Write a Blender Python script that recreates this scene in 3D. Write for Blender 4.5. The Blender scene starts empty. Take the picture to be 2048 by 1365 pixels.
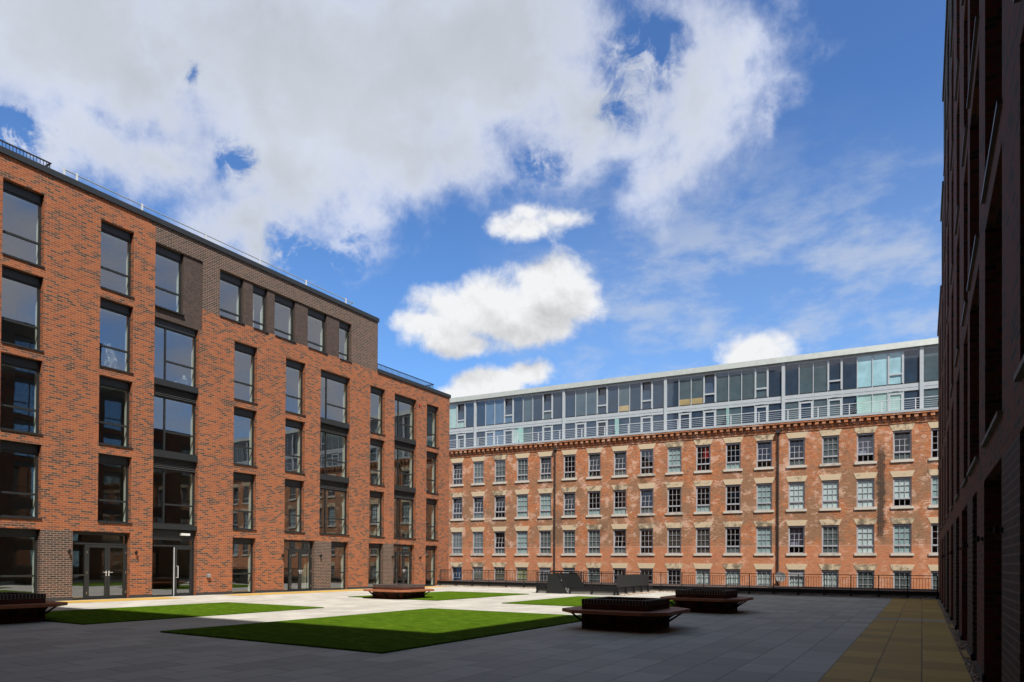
import bpy, bmesh, math, random
from mathutils import Vector, Matrix, Euler
random.seed(7)
R = math.radians
S = bpy.context.scene
COL = S.collection

# ------------------------------------------------------------------ mesh builder
class MB:
    def __init__(s): s.v = []; s.f = []; s.m = []
    def quad(s, a, b, c, d, mi=0):
        n = len(s.v); s.v += [a, b, c, d]; s.f.append((n, n+1, n+2, n+3)); s.m.append(mi)
    def box(s, x0, x1, y0, y1, z0, z1, mi=0):
        n = len(s.v)
        s.v += [(x0,y0,z0),(x1,y0,z0),(x1,y1,z0),(x0,y1,z0),(x0,y0,z1),(x1,y0,z1),(x1,y1,z1),(x0,y1,z1)]
        for q in ((0,3,2,1),(4,5,6,7),(0,1,5,4),(1,2,6,5),(2,3,7,6),(3,0,4,7)):
            s.f.append(tuple(n+i for i in q)); s.m.append(mi)
    def prism(s, pts, off, mi=0):
        """polygon pts extruded by the vector off"""
        n = len(s.v); k = len(pts)
        s.v += [tuple(p) for p in pts] + [tuple(p[i]+off[i] for i in range(3)) for p in pts]
        s.f.append(tuple(range(n, n+k))[::-1]); s.m.append(mi)
        s.f.append(tuple(range(n+k, n+2*k))); s.m.append(mi)
        for i in range(k):
            j = (i+1) % k
            s.f.append((n+i, n+j, n+k+j, n+k+i)); s.m.append(mi)
    def tube(s, a, b, r, n=8, mi=0):
        a = Vector(a); b = Vector(b); d = (b-a).normalized()
        u = d.orthogonal().normalized(); w = d.cross(u)
        pts = [tuple(a + r*(math.cos(2*math.pi*i/n)*u + math.sin(2*math.pi*i/n)*w)) for i in range(n)]
        s.prism(pts, tuple(b-a), mi)
    def bar(s, a, b, t, w, mi=0):
        """flat bar from a to b in the x-z plane, t thick in that plane, w deep in y"""
        a = Vector(a); b = Vector(b); d = (b-a).normalized(); nn = Vector((-d.z, 0, d.x))*t/2
        pts = [tuple(a+nn), tuple(b+nn), tuple(b-nn), tuple(a-nn)]
        s.prism(pts, (0, w, 0), mi)
    def mesh(s, name, mats, smooth=False):
        me = bpy.data.meshes.new(name)
        me.from_pydata(s.v, [], s.f)
        for m in (mats if isinstance(mats, (list, tuple)) else [mats]): me.materials.append(m)
        uv = me.uv_layers.new(name='UVMap')
        for p in me.polygons:
            p.material_index = s.m[p.index]; p.use_smooth = smooth
            n = p.normal; ax, ay, az = abs(n.x), abs(n.y), abs(n.z)
            for li in p.loop_indices:
                c = me.vertices[me.loops[li].vertex_index].co
                if az > ax and az > ay: uv.data[li].uv = (c.x, c.y)
                elif ay >= ax: uv.data[li].uv = (c.x, c.z)
                else: uv.data[li].uv = (c.y + .11, c.z)
        me.update(); return me
    def build(s, name, mats, parent=None, loc=(0,0,0), rot=(0,0,0), smooth=False):
        return link(name, s.mesh(name, mats, smooth), parent, loc, rot)

def split_build(mb, name, mats, parent):
    """one object per connected piece"""
    key = {}; par = []
    def find(i):
        while par[i] != i: par[i] = par[par[i]]; i = par[i]
        return i
    ids = []
    for v in mb.v:
        k = tuple(round(c, 3) for c in v)
        if k not in key: key[k] = len(par); par.append(len(par))
        ids.append(key[k])
    for f in mb.f:
        for a in f[1:]:
            ra, rb = find(ids[f[0]]), find(ids[a])
            if ra != rb: par[rb] = ra
    groups = {}
    for f, m in zip(mb.f, mb.m): groups.setdefault(find(ids[f[0]]), []).append((f, m))
    for g in groups.values():
        n = MB()
        for f, m in g:
            b0 = len(n.v); n.v += [mb.v[i] for i in f]; n.f.append(tuple(range(b0, b0+len(f)))); n.m.append(m)
        n.build(name, mats, parent)

def link(name, me, parent=None, loc=(0,0,0), rot=(0,0,0)):
    o = bpy.data.objects.new(name, me); COL.objects.link(o)
    o.parent = parent; o.location = loc; o.rotation_euler = rot
    return o
def tag(o, label, cat, group=None):
    o['label'] = label; o['category'] = cat
    if group: o['group'] = group
    return o
def root(name, loc, label, cat, rotz=0, group=None):
    return tag(link(name, None, None, loc, (0, 0, rotz)), label, cat, group)
def struct(o): o['kind'] = 'structure'; return o
def copy_tree(o, parent=None):
    c = o.copy(); COL.objects.link(c); c.parent = parent
    for ch in list(o.children): copy_tree(ch, c)
    return c

# ------------------------------------------------------------------ materials
class NT:
    def __init__(s, tree): s.t = tree; s.n = tree.nodes; s.l = tree.links
    def add(s, ty, **kw):
        nd = s.n.new(ty)
        for k, v in kw.items(): setattr(nd, k, v)
        return nd
    def put(s, sock, v):
        if hasattr(v, 'is_output') or isinstance(v, bpy.types.NodeSocket): s.l.new(v, sock)
        else: sock.default_value = v
    def math(s, op, a, b=0., c=0., clamp=False):
        nd = s.add('ShaderNodeMath', operation=op, use_clamp=clamp)
        for i, x in enumerate((a, b, c)): s.put(nd.inputs[i], x)
        return nd.outputs[0]
    def mix(s, f, a, b, mode='MIX'):
        nd = s.add('ShaderNodeMix', data_type='RGBA', blend_type=mode)
        s.put(nd.inputs[0], f)
        for i, x in ((6, a), (7, b)):
            if isinstance(x, tuple) and len(x) == 3: x = x + (1,)
            s.put(nd.inputs[i], x)
        return nd.outputs[2]
    def noise(s, vec, scale, detail=4, rough=.55, dist=0.):
        nd = s.add('ShaderNodeTexNoise')
        if vec is not None: s.l.new(vec, nd.inputs['Vector'])
        nd.inputs['Scale'].default_value = scale; nd.inputs['Detail'].default_value = detail
        nd.inputs['Roughness'].default_value = rough; nd.inputs['Distortion'].default_value = dist
        return nd.outputs[0]
    def ramp(s, fac, stops, interp='LINEAR'):
        nd = s.add('ShaderNodeValToRGB'); s.l.new(fac, nd.inputs[0]); cr = nd.color_ramp; cr.interpolation = interp
        while len(cr.elements) < len(stops): cr.elements.new(.5)
        for e, (p, c) in zip(cr.elements, stops):
            e.position = p; e.color = (c + (1,)) if isinstance(c, tuple) else (c, c, c, 1)
        return nd.outputs[0]
    def smooth(s, x, a, b):
        nd = s.add('ShaderNodeMapRange', interpolation_type='SMOOTHSTEP')
        s.put(nd.inputs[0], x); nd.inputs[1].default_value = a; nd.inputs[2].default_value = b
        return nd.outputs[0]
    def bump(s, h, strength=.3, dist=.01):
        nd = s.add('ShaderNodeBump'); s.l.new(h, nd.inputs['Height'])
        nd.inputs['Strength'].default_value = strength; nd.inputs['Distance'].default_value = dist
        return nd.outputs[0]

def mat(name):
    m = bpy.data.materials.new(name); m.use_nodes = True
    t = NT(m.node_tree); b = m.node_tree.nodes['Principled BSDF']
    return m, t, b
def setp(b, **kw):
    for k, v in kw.items():
        k = {'rough': 'Roughness', 'metal': 'Metallic', 'spec': 'Specular IOR Level', 'ior': 'IOR', 'coat': 'Coat Weight'}[k]
        b.inputs[k].default_value = v
def plain(name, col, rough=.5, metal=0., var=.12, scale=3., spec=.5, bumpy=0.):
    """a procedural paint / metal / stone with a slight unevenness"""
    m, t, b = mat(name); tc = t.add('ShaderNodeTexCoord')
    n = t.noise(tc.outputs['Object'], scale, 5)
    dark = tuple(c*(1-var) for c in col); light = tuple(min(1, c*(1+var)) for c in col)
    t.l.new(t.ramp(n, [(.3, dark), (.7, light)]), b.inputs['Base Color'])
    n2 = t.noise(tc.outputs['Object'], scale*9, 3)
    t.l.new(t.math('MULTIPLY_ADD', n2, .2, max(0., rough-.1)), b.inputs['Roughness'])
    setp(b, metal=metal, spec=spec)
    if bumpy: t.l.new(t.bump(n2, bumpy, .01), b.inputs['Normal'])
    return m

def brick(name, stops, mortar, w=.235, h=.0805, ms=.011, cluster=.35, soldier=False, rough=.85, band=None):
    m, t, b = mat(name); tc = t.add('ShaderNodeTexCoord'); uv = tc.outputs['UV']
    mp = t.add('ShaderNodeMapping'); t.l.new(uv, mp.inputs[0])
    if soldier: mp.inputs['Location'].default_value = (.02, -.575, 0)
    br = t.add('ShaderNodeTexBrick', offset=0. if soldier else .5)
    t.l.new(mp.outputs[0], br.inputs['Vector'])
    for k, v in (('Color1', (0,0,0,1)), ('Color2', (1,1,1,1)), ('Mortar', (0,0,0,1)), ('Scale', 1.), ('Mortar Size', ms),
                 ('Mortar Smooth', .15), ('Bias', 0.), ('Brick Width', w), ('Row Height', h)): br.inputs[k].default_value = v
    # stretched noise makes the runs of darker bricks
    mp2 = t.add('ShaderNodeMapping'); t.l.new(uv, mp2.inputs[0]); mp2.inputs['Scale'].default_value = (.55, 2.2, 1)
    n = t.noise(mp2.outputs[0], 1.1, 4, .6)
    v = t.math('ADD', br.outputs['Color'], t.math('MULTIPLY', t.math('SUBTRACT', n, .5), cluster*4))
    c = t.ramp(v, stops)
    n3 = t.noise(uv, 40, 3)
    c = t.mix(t.math('MULTIPLY', n3, .35), c, (.02,.015,.012), 'MIX') if False else t.mix(.35, c, t.ramp(n3, [(.3,.55),(.7,1.)]), 'MULTIPLY')
    c = t.mix(br.outputs['Fac'], c, mortar)
    n4 = t.noise(uv, .45, 3)
    c = t.mix(.35, c, t.ramp(n4, [(.3,.8),(.7,1.)]), 'MULTIPLY')
    t.l.new(c, b.inputs['Base Color'])
    setp(b, rough=rough, spec=.25)
    hgt = t.math('ADD', t.math('SUBTRACT', 1., br.outputs['Fac']), t.math('MULTIPLY', n3, .25))
    t.l.new(t.bump(hgt, .5, .008), b.inputs['Normal'])
    return m

M = {}
M['red'] = brick('red_multi_brick', [(.0,(.35,.100,.038)),(.33,(.42,.130,.048)),(.52,(.33,.096,.040)),(.64,(.26,.090,.047)),(.76,(.18,.080,.050)),(.88,(.125,.070,.050)),(1.,(.085,.056,.043))],
                 (.40,.225,.145), cluster=.22, ms=.0085)
M['dark'] = brick('dark_brown_brick', [(.0,(.050,.038,.034)),(.5,(.085,.058,.048)),(.8,(.14,.075,.055)),(1.,(.07,.05,.045))], (.34,.26,.21), ms=.009, cluster=.15)
M['plainbrick'] = brick('dark_brown_header_brick', [(.0,(.060,.045,.040)),(1.,(.115,.080,.068))], (.10,.075,.065), w=.1175, cluster=.1)
M['soldier'] = brick('dark_soldier_brick', [(.0,(.035,.026,.025)),(1.,(.07,.045,.04))], (.30,.26,.24), w=.078, h=.3, ms=.009, cluster=.1, soldier=True)
M['planterbrick'] = brick('planter_red_brick', [(.0,(.15,.042,.024)),(.6,(.11,.032,.020)),(1.,(.05,.022,.016))], (.06,.035,.028), cluster=.2)
M['rred'] = brick('shade_darkened_red_brick', [(.0,(.140,.036,.018)),(.4,(.165,.045,.021)),(.7,(.09,.034,.022)),(.84,(.05,.03,.024)),(1.,(.03,.022,.02))], (.095,.062,.046))  # red brick for the right block, its shade put into darker colours
M['rdark'] = brick('shade_darkened_dark_brick', [(.0,(.038,.032,.029)),(1.,(.062,.050,.044))], (.12,.09,.075), cluster=.15)  # dark brick copy, likewise darkened for the shaded right block

def mill_brick():
    m, t, b = mat('weathered_mill_brick'); tc = t.add('ShaderNodeTexCoord'); uv = tc.outputs['UV']
    br = t.add('ShaderNodeTexBrick'); t.l.new(uv, br.inputs['Vector'])
    for k, v in (('Color1', (0,0,0,1)), ('Color2', (1,1,1,1)), ('Mortar', (0,0,0,1)), ('Scale', 1.), ('Mortar Size', .012),
                 ('Mortar Smooth', .3), ('Bias', 0.), ('Brick Width', .24), ('Row Height', .083)): br.inputs[k].default_value = v
    n1 = t.noise(uv, .38, 5, .6); n2 = t.noise(uv, 1.3, 5, .65, .4)
    v = t.math('ADD', br.outputs['Color'], t.math('MULTIPLY', t.math('SUBTRACT', n2, .5), 1.1))
    c = t.ramp(v, [(.0,(.62,.215,.078)),(.3,(.54,.155,.060)),(.55,(.62,.27,.12)),(.8,(.42,.165,.09)),(1.,(.22,.12,.08))])
    # brown sooty areas
    soot = t.smooth(n1, .44, .60)
    mp = t.add('ShaderNodeMapping'); t.l.new(uv, mp.inputs[0]); mp.inputs['Location'].default_value = (31, 7, 0)
    sep0 = t.add('ShaderNodeSeparateXYZ'); t.l.new(uv, sep0.inputs[0])
    mid = t.math('MULTIPLY', t.smooth(sep0.outputs[1], 2.6, 3.4), t.math('SUBTRACT', 1., t.smooth(sep0.outputs[1], 7.6, 10.5)))
    soot = t.math('MULTIPLY', t.smooth(n1, .38, .56), t.math('MULTIPLY_ADD', mid, .75, .25))
    c = t.mix(t.math('MULTIPLY', soot, .80), c, (.32,.185,.105))
    mcol = t.mix(soot, (.55,.31,.18), (.38,.265,.18))
    c = t.mix(t.math('MULTIPLY', br.outputs['Fac'], .85), c, mcol)
    mpd = t.add('ShaderNodeMapping'); t.l.new(uv, mpd.inputs[0]); mpd.inputs['Scale'].default_value = (2.4, 6.5, 1)
    n8 = t.noise(mpd.outputs[0], 1.3, 8, .78)
    c = t.mix(.85, c, t.ramp(n8, [(.30,(.38,.34,.33)),(.47,(.86,.84,.84)),(.56,(1.,1.,1.)),(.72,(1.,1.,1.))]), 'MULTIPLY')
    # spalled pale pink faces
    n5 = t.noise(mp.outputs[0], .9, 6, .7); sp = t.smooth(t.math('ADD', n5, t.math('MULTIPLY', br.outputs['Color'], .10)), .575, .66)
    c = t.mix(t.math('MULTIPLY', sp, .75), c, (.78,.50,.37))
    mpf = t.add('ShaderNodeMapping'); t.l.new(uv, mpf.inputs[0]); mpf.inputs['Scale'].default_value = (3.2, 11, 1)
    n6 = t.noise(mpf.outputs[0], 1, 6, .8); c = t.mix(t.math('MULTIPLY', t.smooth(n6, .62, .70), .8), c, (.84,.70,.58))
    sepx = t.add('ShaderNodeSeparateXYZ'); t.l.new(uv, sepx.inputs[0])
    # cleaner salmon storey at the bottom (repointed up to a straight line)
    low = t.smooth(sepx.outputs[1], 3.02, 2.94)
    low = t.math('SUBTRACT', 1., t.smooth(sepx.outputs[1], 2.93, 3.0))
    c = t.mix(t.math('MULTIPLY', low, .45), c, (.62,.26,.14))
    line = t.math('COMPARE', sepx.outputs[1], 3.0, .02)
    c = t.mix(t.math('MULTIPLY', line, .5), c, (.75,.55,.44))
    # the black leak stain: a narrow column with a ragged outline
    def stain(c, cx, z0, z1, w, k):
        dx = t.math('DIVIDE', t.math('ABSOLUTE', t.math('SUBTRACT', sepx.outputs[0], cx)), w)
        top = t.smooth(sepx.outputs[1], z0, z0+.8); bot = t.math('SUBTRACT', 1., t.smooth(sepx.outputs[1], z1-1.2, z1))
        n = t.noise(uv, 2.6, 5, .7)
        d = t.math('SUBTRACT', t.math('ADD', 1.25, t.math('MULTIPLY', t.math('SUBTRACT', n, .5), 2.6)), dx)
        mask = t.math('MULTIPLY', t.math('MULTIPLY', t.smooth(d, .0, .7), top), bot)
        mask = t.math('MULTIPLY', mask, t.math('MULTIPLY_ADD', br.outputs['Fac'], -.55, 1.))
        return t.mix(t.math('MULTIPLY', mask, k), c, (.035,.028,.025))
    c = stain(c, -1.95, 3.1, 10.6, .27, .95)
    c = stain(c, -19.4, 3.3, 9.6, .30, .45)
    c = stain(c, -23.4, 3.2, 5.4, .8, .5)
    c = stain(c, -27.0, 3.0, 6.4, .5, .35)
    t.l.new(c, b.inputs['Base Color']); setp(b, rough=.9, spec=.2)
    hgt = t.math('ADD', t.math('SUBTRACT', 1., br.outputs['Fac']), t.math('MULTIPLY', t.noise(uv, 18, 4), .8))
    t.l.new(t.bump(hgt, .7, .014), b.inputs['Normal'])
    return m
M['mill'] = mill_brick()

def stone(name, col, dirty, amt=.5):
    m, t, b = mat(name); tc = t.add('ShaderNodeTexCoord')
    oi = t.add('ShaderNodeObjectInfo'); vm = t.add('ShaderNodeVectorMath', operation='ADD')
    t.l.new(tc.outputs['Object'], vm.inputs[0])
    cmb = t.add('ShaderNodeCombineXYZ'); t.l.new(t.math('MULTIPLY', oi.outputs['Random'], 50), cmb.inputs[0]); t.l.new(cmb.outputs[0], vm.inputs[1])
    n = t.noise(vm.outputs[0], 2.2, 6, .65, .3)
    thr = t.math('MULTIPLY_ADD', oi.outputs['Random'], -.3, .68)
    k = t.math('MULTIPLY', t.math('SUBTRACT', n, thr, clamp=True), 6, clamp=True)
    c = t.mix(t.math('MULTIPLY', k, amt), col, dirty)
    n2 = t.noise(vm.outputs[0], 14, 4); c = t.mix(.4, c, t.ramp(n2, [(.3,.75),(.7,1.)]), 'MULTIPLY')
    t.l.new(c, b.inputs['Base Color']); setp(b, rough=.85, spec=.2)
    t.l.new(t.bump(n2, .4, .01), b.inputs['Normal'])
    return m
M['lintel'] = stone('buff_sandstone', (.66,.53,.36), (.20,.16,.11), .95)
M['sill'] = stone('pale_stone', (.66,.61,.52), (.34,.30,.25), .6)
M['frame'] = plain('anthracite_metal', (.020,.022,.023), .5, 0, .1)
M['cap'] = plain('anthracite_capping', (.020,.024,.027), .5, 0, .1)
M['louvre'] = plain('dark_louvre_metal', (.055,.058,.060), .45)
M['greyframe'] = plain('grey_painted_frame', (.43,.43,.46), .5)
M['whitemetal'] = plain('white_coated_metal', (.62,.65,.68), .35)
M['palemetal'] = plain('pale_grey_cladding', (.45,.49,.52), .4, 0, .06)
M['zinc'] = plain('zinc_roof_edge', (.40,.43,.41), .45, .2, .08)
M['black'] = plain('black_painted_steel', (.013,.014,.015), .62, spec=.25)
M['panel'] = plain('dark_grey_sheet_panel', (.020,.022,.023), .6, 0, .08, 1., .3)
M['chrome'] = plain('brushed_steel', (.80,.80,.82), .4, .35, .05)
M['plaster'] = plain('white_plaster', (.80,.85,.79), .8, 0, .05)
M['roomwall'] = plain('painted_room_wall', (.42,.38,.30), .9, 0, .1)
M['carpet'] = plain('dark_carpet', (.10,.095,.09), .95)
M['plinth'] = plain('dark_plinth', (.035,.033,.032), .7)
M['kerb'] = plain('grey_concrete_upstand', (.19,.19,.18), .85, 0, .25, 2., .3, .3)
M['deck'] = plain('brown_coping', (.075,.045,.038), .8, 0, .25, 1.5)
M['concrete'] = plain('old_concrete', (.22,.21,.20), .9, 0, .2)
M['drain'] = plain('black_iron_pipe', (.035,.028,.026), .6, 0, .3)
M['signwhite'] = plain('white_sign_plate', (.78,.78,.76), .4, 0, .03)
M['redbox'] = plain('red_alarm_box', (.45,.02,.015), .4)
M['ventgrey'] = plain('grey_vent_hood', (.26,.25,.25), .5)
M['dish'] = plain('grey_dish', (.14,.14,.14), .7)
M['hinge'] = plain('brass_hinge', (.5,.42,.3), .4, .8)
M['soil'] = plain('dark_soil', (.03,.022,.016), 1., 0, .4, 8)
M['asphalt'] = plain('asphalt', (.05,.05,.05), .9, 0, .3, .5)
M['teal'] = plain('teal_glass_screen', (.33,.55,.52), .15, 0, .05)

def glass(name, base, tint, k=1.6):
    m = bpy.data.materials.new(name); m.use_nodes = True; t = NT(m.node_tree)
    for nd in list(t.n): t.n.remove(nd)
    out = t.add('ShaderNodeOutputMaterial'); mx = t.add('ShaderNodeMixShader')
    tr = t.add('ShaderNodeBsdfTransparent'); tr.inputs[0].default_value = tint + (1,)
    gl = t.add('ShaderNodeBsdfGlossy'); gl.inputs['Roughness'].default_value = .012; gl.inputs['Color'].default_value = (.93,.96,1,1)
    tc = t.add('ShaderNodeTexCoord'); n = t.noise(tc.outputs['Object'], 1.0, 1)
    t.l.new(t.bump(n, .055, .02), gl.inputs['Normal'])
    lw = t.add('ShaderNodeLayerWeight'); lw.inputs['Blend'].default_value = .5
    f5 = t.math('POWER', lw.outputs['Facing'], 5.)
    t.l.new(t.math('MULTIPLY_ADD', f5, .9 - base*.5, base + .04*k, clamp=True), mx.inputs[0])
    t.l.new(tr.outputs[0], mx.inputs[1]); t.l.new(gl.outputs[0], mx.inputs[2]); t.l.new(mx.outputs[0], out.inputs[0])
    return m
M['glass'] = glass('coated_window_glass', .20, (.80,.86,.82))
M['millglass'] = glass('mill_window_glass', .03, (.88,.93,.92))

def tinted(name, col, spec=.7, ior=1.7, rough=.03):
    m, t, b = mat(name); tc = t.add('ShaderNodeTexCoord')
    n = t.noise(tc.outputs['Object'], 1.6, 2)
    t.l.new(t.ramp(n, [(.3, tuple(c*.85 for c in col)), (.7, tuple(c*1.12 for c in col))]), b.inputs['Base Color'])
    setp(b, rough=rough, spec=spec, ior=ior)
    t.l.new(t.bump(t.noise(tc.outputs['Object'], .8, 1), .1, .02), b.inputs['Normal'])
    return m
PG = {'d': tinted('slate_blue_glazing', (.035,.060,.095)), 'g': tinted('grey_green_glazing', (.085,.125,.145)),
      'b': tinted('blue_curtained_glazing', (.10,.17,.26)), 'c': tinted('pale_cyan_glazing', (.36,.60,.68)),
      'p': tinted('pale_green_glazing', (.36,.52,.50)), 't': tinted('tan_blind_glazing', (.42,.33,.17)),
      'k': tinted('black_opening_glazing', (.012,.014,.02))}
def blind(name, col, folds=False):
    m, t, b = mat(name); tc = t.add('ShaderNodeTexCoord')
    mp = t.add('ShaderNodeMapping'); t.l.new(tc.outputs['Object'], mp.inputs[0]); mp.inputs['Scale'].default_value = (14 if folds else 1.5, 1, .6)
    n = t.noise(mp.outputs[0], 1, 3)
    t.l.new(t.ramp(n, [(.3, tuple(c*.75 for c in col)), (.7, col)]), b.inputs['Base Color']); setp(b, rough=.9, spec=.1)
    return m
BL = {'B': blind('pale_teal_blind', (.50,.64,.64)), 'W': blind('bright_pale_blind', (.88,.97,.97)), 'G': blind('dark_grey_blind', (.17,.20,.20)),
      'O': blind('olive_blind', (.20,.19,.12)), 'Y': blind('yellow_blind', (.55,.52,.26)), 'C': blind('white_net_curtain', (.75,.82,.80), True),
      'R': blind('red_flag_cloth', (.5,.03,.02)), 'N': blind('brown_blind', (.11,.085,.07)), 'V': blind('lilac_sky_reflection', (.38,.38,.52))}  # V: lilac of the reflected sky, painted on a sheet

def paving(name, c0, c1, joint):
    m, t, b = mat(name); tc = t.add('ShaderNodeTexCoord')
    mp = t.add('ShaderNodeMapping'); t.l.new(tc.outputs['UV'], mp.inputs[0]); mp.inputs['Rotation'].default_value = (0, 0, R(90)); mp.inputs['Location'].default_value = (.1, .002, 0)
    br = t.add('ShaderNodeTexBrick', offset=.5); t.l.new(mp.outputs[0], br.inputs['Vector'])
    for k, v in (('Color1', (0,0,0,1)), ('Color2', (1,1,1,1)), ('Mortar', (.5,.5,.5,1)), ('Scale', 1.), ('Mortar Size', .0085),
                 ('Mortar Smooth', .2), ('Bias', 0.), ('Brick Width', .86), ('Row Height', .5745)): br.inputs[k].default_value = v
    n = t.noise(tc.outputs['UV'], 3.2, 6, .65); n2 = t.noise(tc.outputs['UV'], .35, 4, .6); n3 = t.noise(tc.outputs['UV'], 60, 2)
    v = t.math('ADD', t.math('MULTIPLY', br.outputs['Color'], .55), t.math('MULTIPLY', n, .45))
    c = t.ramp(v, [(.2, tuple(x*.84 for x in c0)), (.5, c0), (.8, c1)])
    c = t.mix(.45, c, t.ramp(n2, [(.35,.82),(.65,1.)]), 'MULTIPLY')
    c = t.mix(.3, c, t.ramp(n3, [(.3,.8),(.7,1.)]), 'MULTIPLY')
    st = t.smooth(t.noise(tc.outputs['UV'], 1.7, 5, .7), .66, .74)
    c = t.mix(t.math('MULTIPLY', st, .22), c, tuple(x*.6 for x in c0))
    c = t.mix(br.outputs['Fac'], c, joint)
    t.l.new(c, b.inputs['Base Color']); t.l.new(t.math('MULTIPLY_ADD', n, .25, .55), b.inputs['Roughness']); setp(b, spec=.35)
    hgt = t.math('SUBTRACT', t.math('MULTIPLY', n3, .15), br.outputs['Fac'])
    t.l.new(t.bump(hgt, .6, .006), b.inputs['Normal'])
    return m
M['pave'] = paving('light_grey_paving', (.51,.485,.435), (.59,.56,.505), (.19,.18,.165))
M['yellow'] = paving('buff_yellow_paving', (.56,.34,.070), (.66,.42,.095), (.12,.085,.05))
M['band'] = paving('mid_grey_paving', (.36,.36,.36), (.42,.42,.42), (.10,.095,.09))

def turf():
    m, t, b = mat('artificial_turf'); tc = t.add('ShaderNodeTexCoord'); uv = tc.outputs['UV']
    mp = t.add('ShaderNodeMapping'); t.l.new(uv, mp.inputs[0]); mp.inputs['Rotation'].default_value = (0,0,R(-31)); mp.inputs['Scale'].default_value = (1, 2.2, 1)
    n = t.noise(mp.outputs[0], 2.2, 7, .75); n2 = t.noise(uv, 26, 6, .8); n3 = t.noise(uv, .6, 3)
    v = t.math('ADD', t.math('MULTIPLY', n, .5), t.math('MULTIPLY', n2, .5))
    c = t.ramp(v, [(.38,(.030,.068,.003)),(.5,(.066,.128,.006)),(.60,(.135,.21,.018))])
    c = t.mix(.5, c, t.ramp(n3, [(.35,.78),(.65,1.)]), 'MULTIPLY')
    t.l.new(c, b.inputs['Base Color']); setp(b, rough=.95, spec=.02)
    t.l.new(t.bump(n2, 1., .03), b.inputs['Normal'])
    return m
M['turf'] = turf()
def timber():
    m, t, b = mat('reddish_hardwood'); tc = t.add('ShaderNodeTexCoord')
    mp = t.add('ShaderNodeMapping'); t.l.new(tc.outputs['Object'], mp.inputs[0]); mp.inputs['Scale'].default_value = (1, 1, 6)
    n = t.noise(mp.outputs[0], 6, 5, .6, .5)
    t.l.new(t.ramp(n, [(.3,(.26,.085,.040)),(.7,(.42,.155,.075))]), b.inputs['Base Color']); setp(b, rough=.55, spec=.4)
    t.l.new(t.bump(n, .2, .005), b.inputs['Normal'])
    return m
M['timber'] = timber()
def pebble():
    m, t, b = mat('mixed_pebbles'); g = t.add('ShaderNodeNewGeometry')
    t.l.new(t.ramp(g.outputs['Random Per Island'], [(0.,(.30,.19,.12)),(.3,(.55,.42,.31)),(.6,(.20,.14,.11)),(.8,(.62,.55,.46)),(1.,(.12,.09,.08))]), b.inputs['Base Color'])
    setp(b, rough=.7, spec=.3); return m
M['pebble'] = pebble()

# ------------------------------------------------------------------ walls with openings
def wall(cells_x, cells_z, openings, zones, mats, reveal=.32, default=0):
    """sheet in local x-z (outside is -y). openings: (x0,x1,z0,z1). zones: (x0,x1,z0,z1,mat,depth) later ones win; mat None = nothing."""
    X = set(cells_x); Z = set(cells_z)
    for o in openings: X |= {o[0], o[1]}; Z |= {o[2], o[3]}
    for o in zones: X |= {o[0], o[1]}; Z |= {o[2], o[3]}
    lo, hi, zl, zh = min(cells_x), max(cells_x), min(cells_z), max(cells_z)
    def clean(a, l, h):
        a = sorted(x for x in a if l <= x <= h); r = [a[0]]
        for x in a[1:]:
            if x - r[-1] > .002: r.append(x)
        return r
    X = clean(X, lo, hi); Z = clean(Z, zl, zh)
    def cell(x, z):
        for o in openings:
            if o[0] < x < o[1] and o[2] < z < o[3]: return ('o', None, reveal)
        r = ('w', default, 0.)
        for q in zones:
            if q[0] < x < q[1] and q[2] < z < q[3]: r = ('w', q[4], q[5]) if q[4] is not None else ('n', None, 0.)
        return r
    G = [[cell((X[i]+X[i+1])/2, (Z[j]+Z[j+1])/2) for j in range(len(Z)-1)] for i in range(len(X)-1)]
    mb = {}
    def get(k):
        if k not in mb: mb[k] = MB()
        return mb[k]
    for i in range(len(X)-1):
        for j in range(len(Z)-1):
            c = G[i][j]; a, b2, z0, z1 = X[i], X[i+1], Z[j], Z[j+1]
            if c[0] == 'w': get(c[1]).quad((a,c[2],z0),(b2,c[2],z0),(b2,c[2],z1),(a,c[2],z1))
            if i+1 < len(X)-1:
                d = G[i+1][j]
                if d[2] != c[2] and 'n' not in (c[0], d[0]):
                    k = c[1] if c[2] < d[2] else d[1]; y0, y1 = sorted((c[2], d[2]))
                    if c[2] < d[2]: get(k).quad((b2,y0,z0),(b2,y1,z0),(b2,y1,z1),(b2,y0,z1))
                    else: get(k).quad((b2,y1,z0),(b2,y0,z0),(b2,y0,z1),(b2,y1,z1))
            if j+1 < len(Z)-1:
                d = G[i][j+1]
                if d[2] != c[2] and 'n' not in (c[0], d[0]):
                    k = c[1] if c[2] < d[2] else d[1]; y0, y1 = sorted((c[2], d[2]))
                    if c[2] < d[2]: get(k).quad((a,y0,z1),(b2,y0,z1),(b2,y1,z1),(a,y1,z1))
                    else: get(k).quad((a,y1,z1),(b2,y1,z1),(b2,y0,z1),(a,y0,z1))
    return mb

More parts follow.
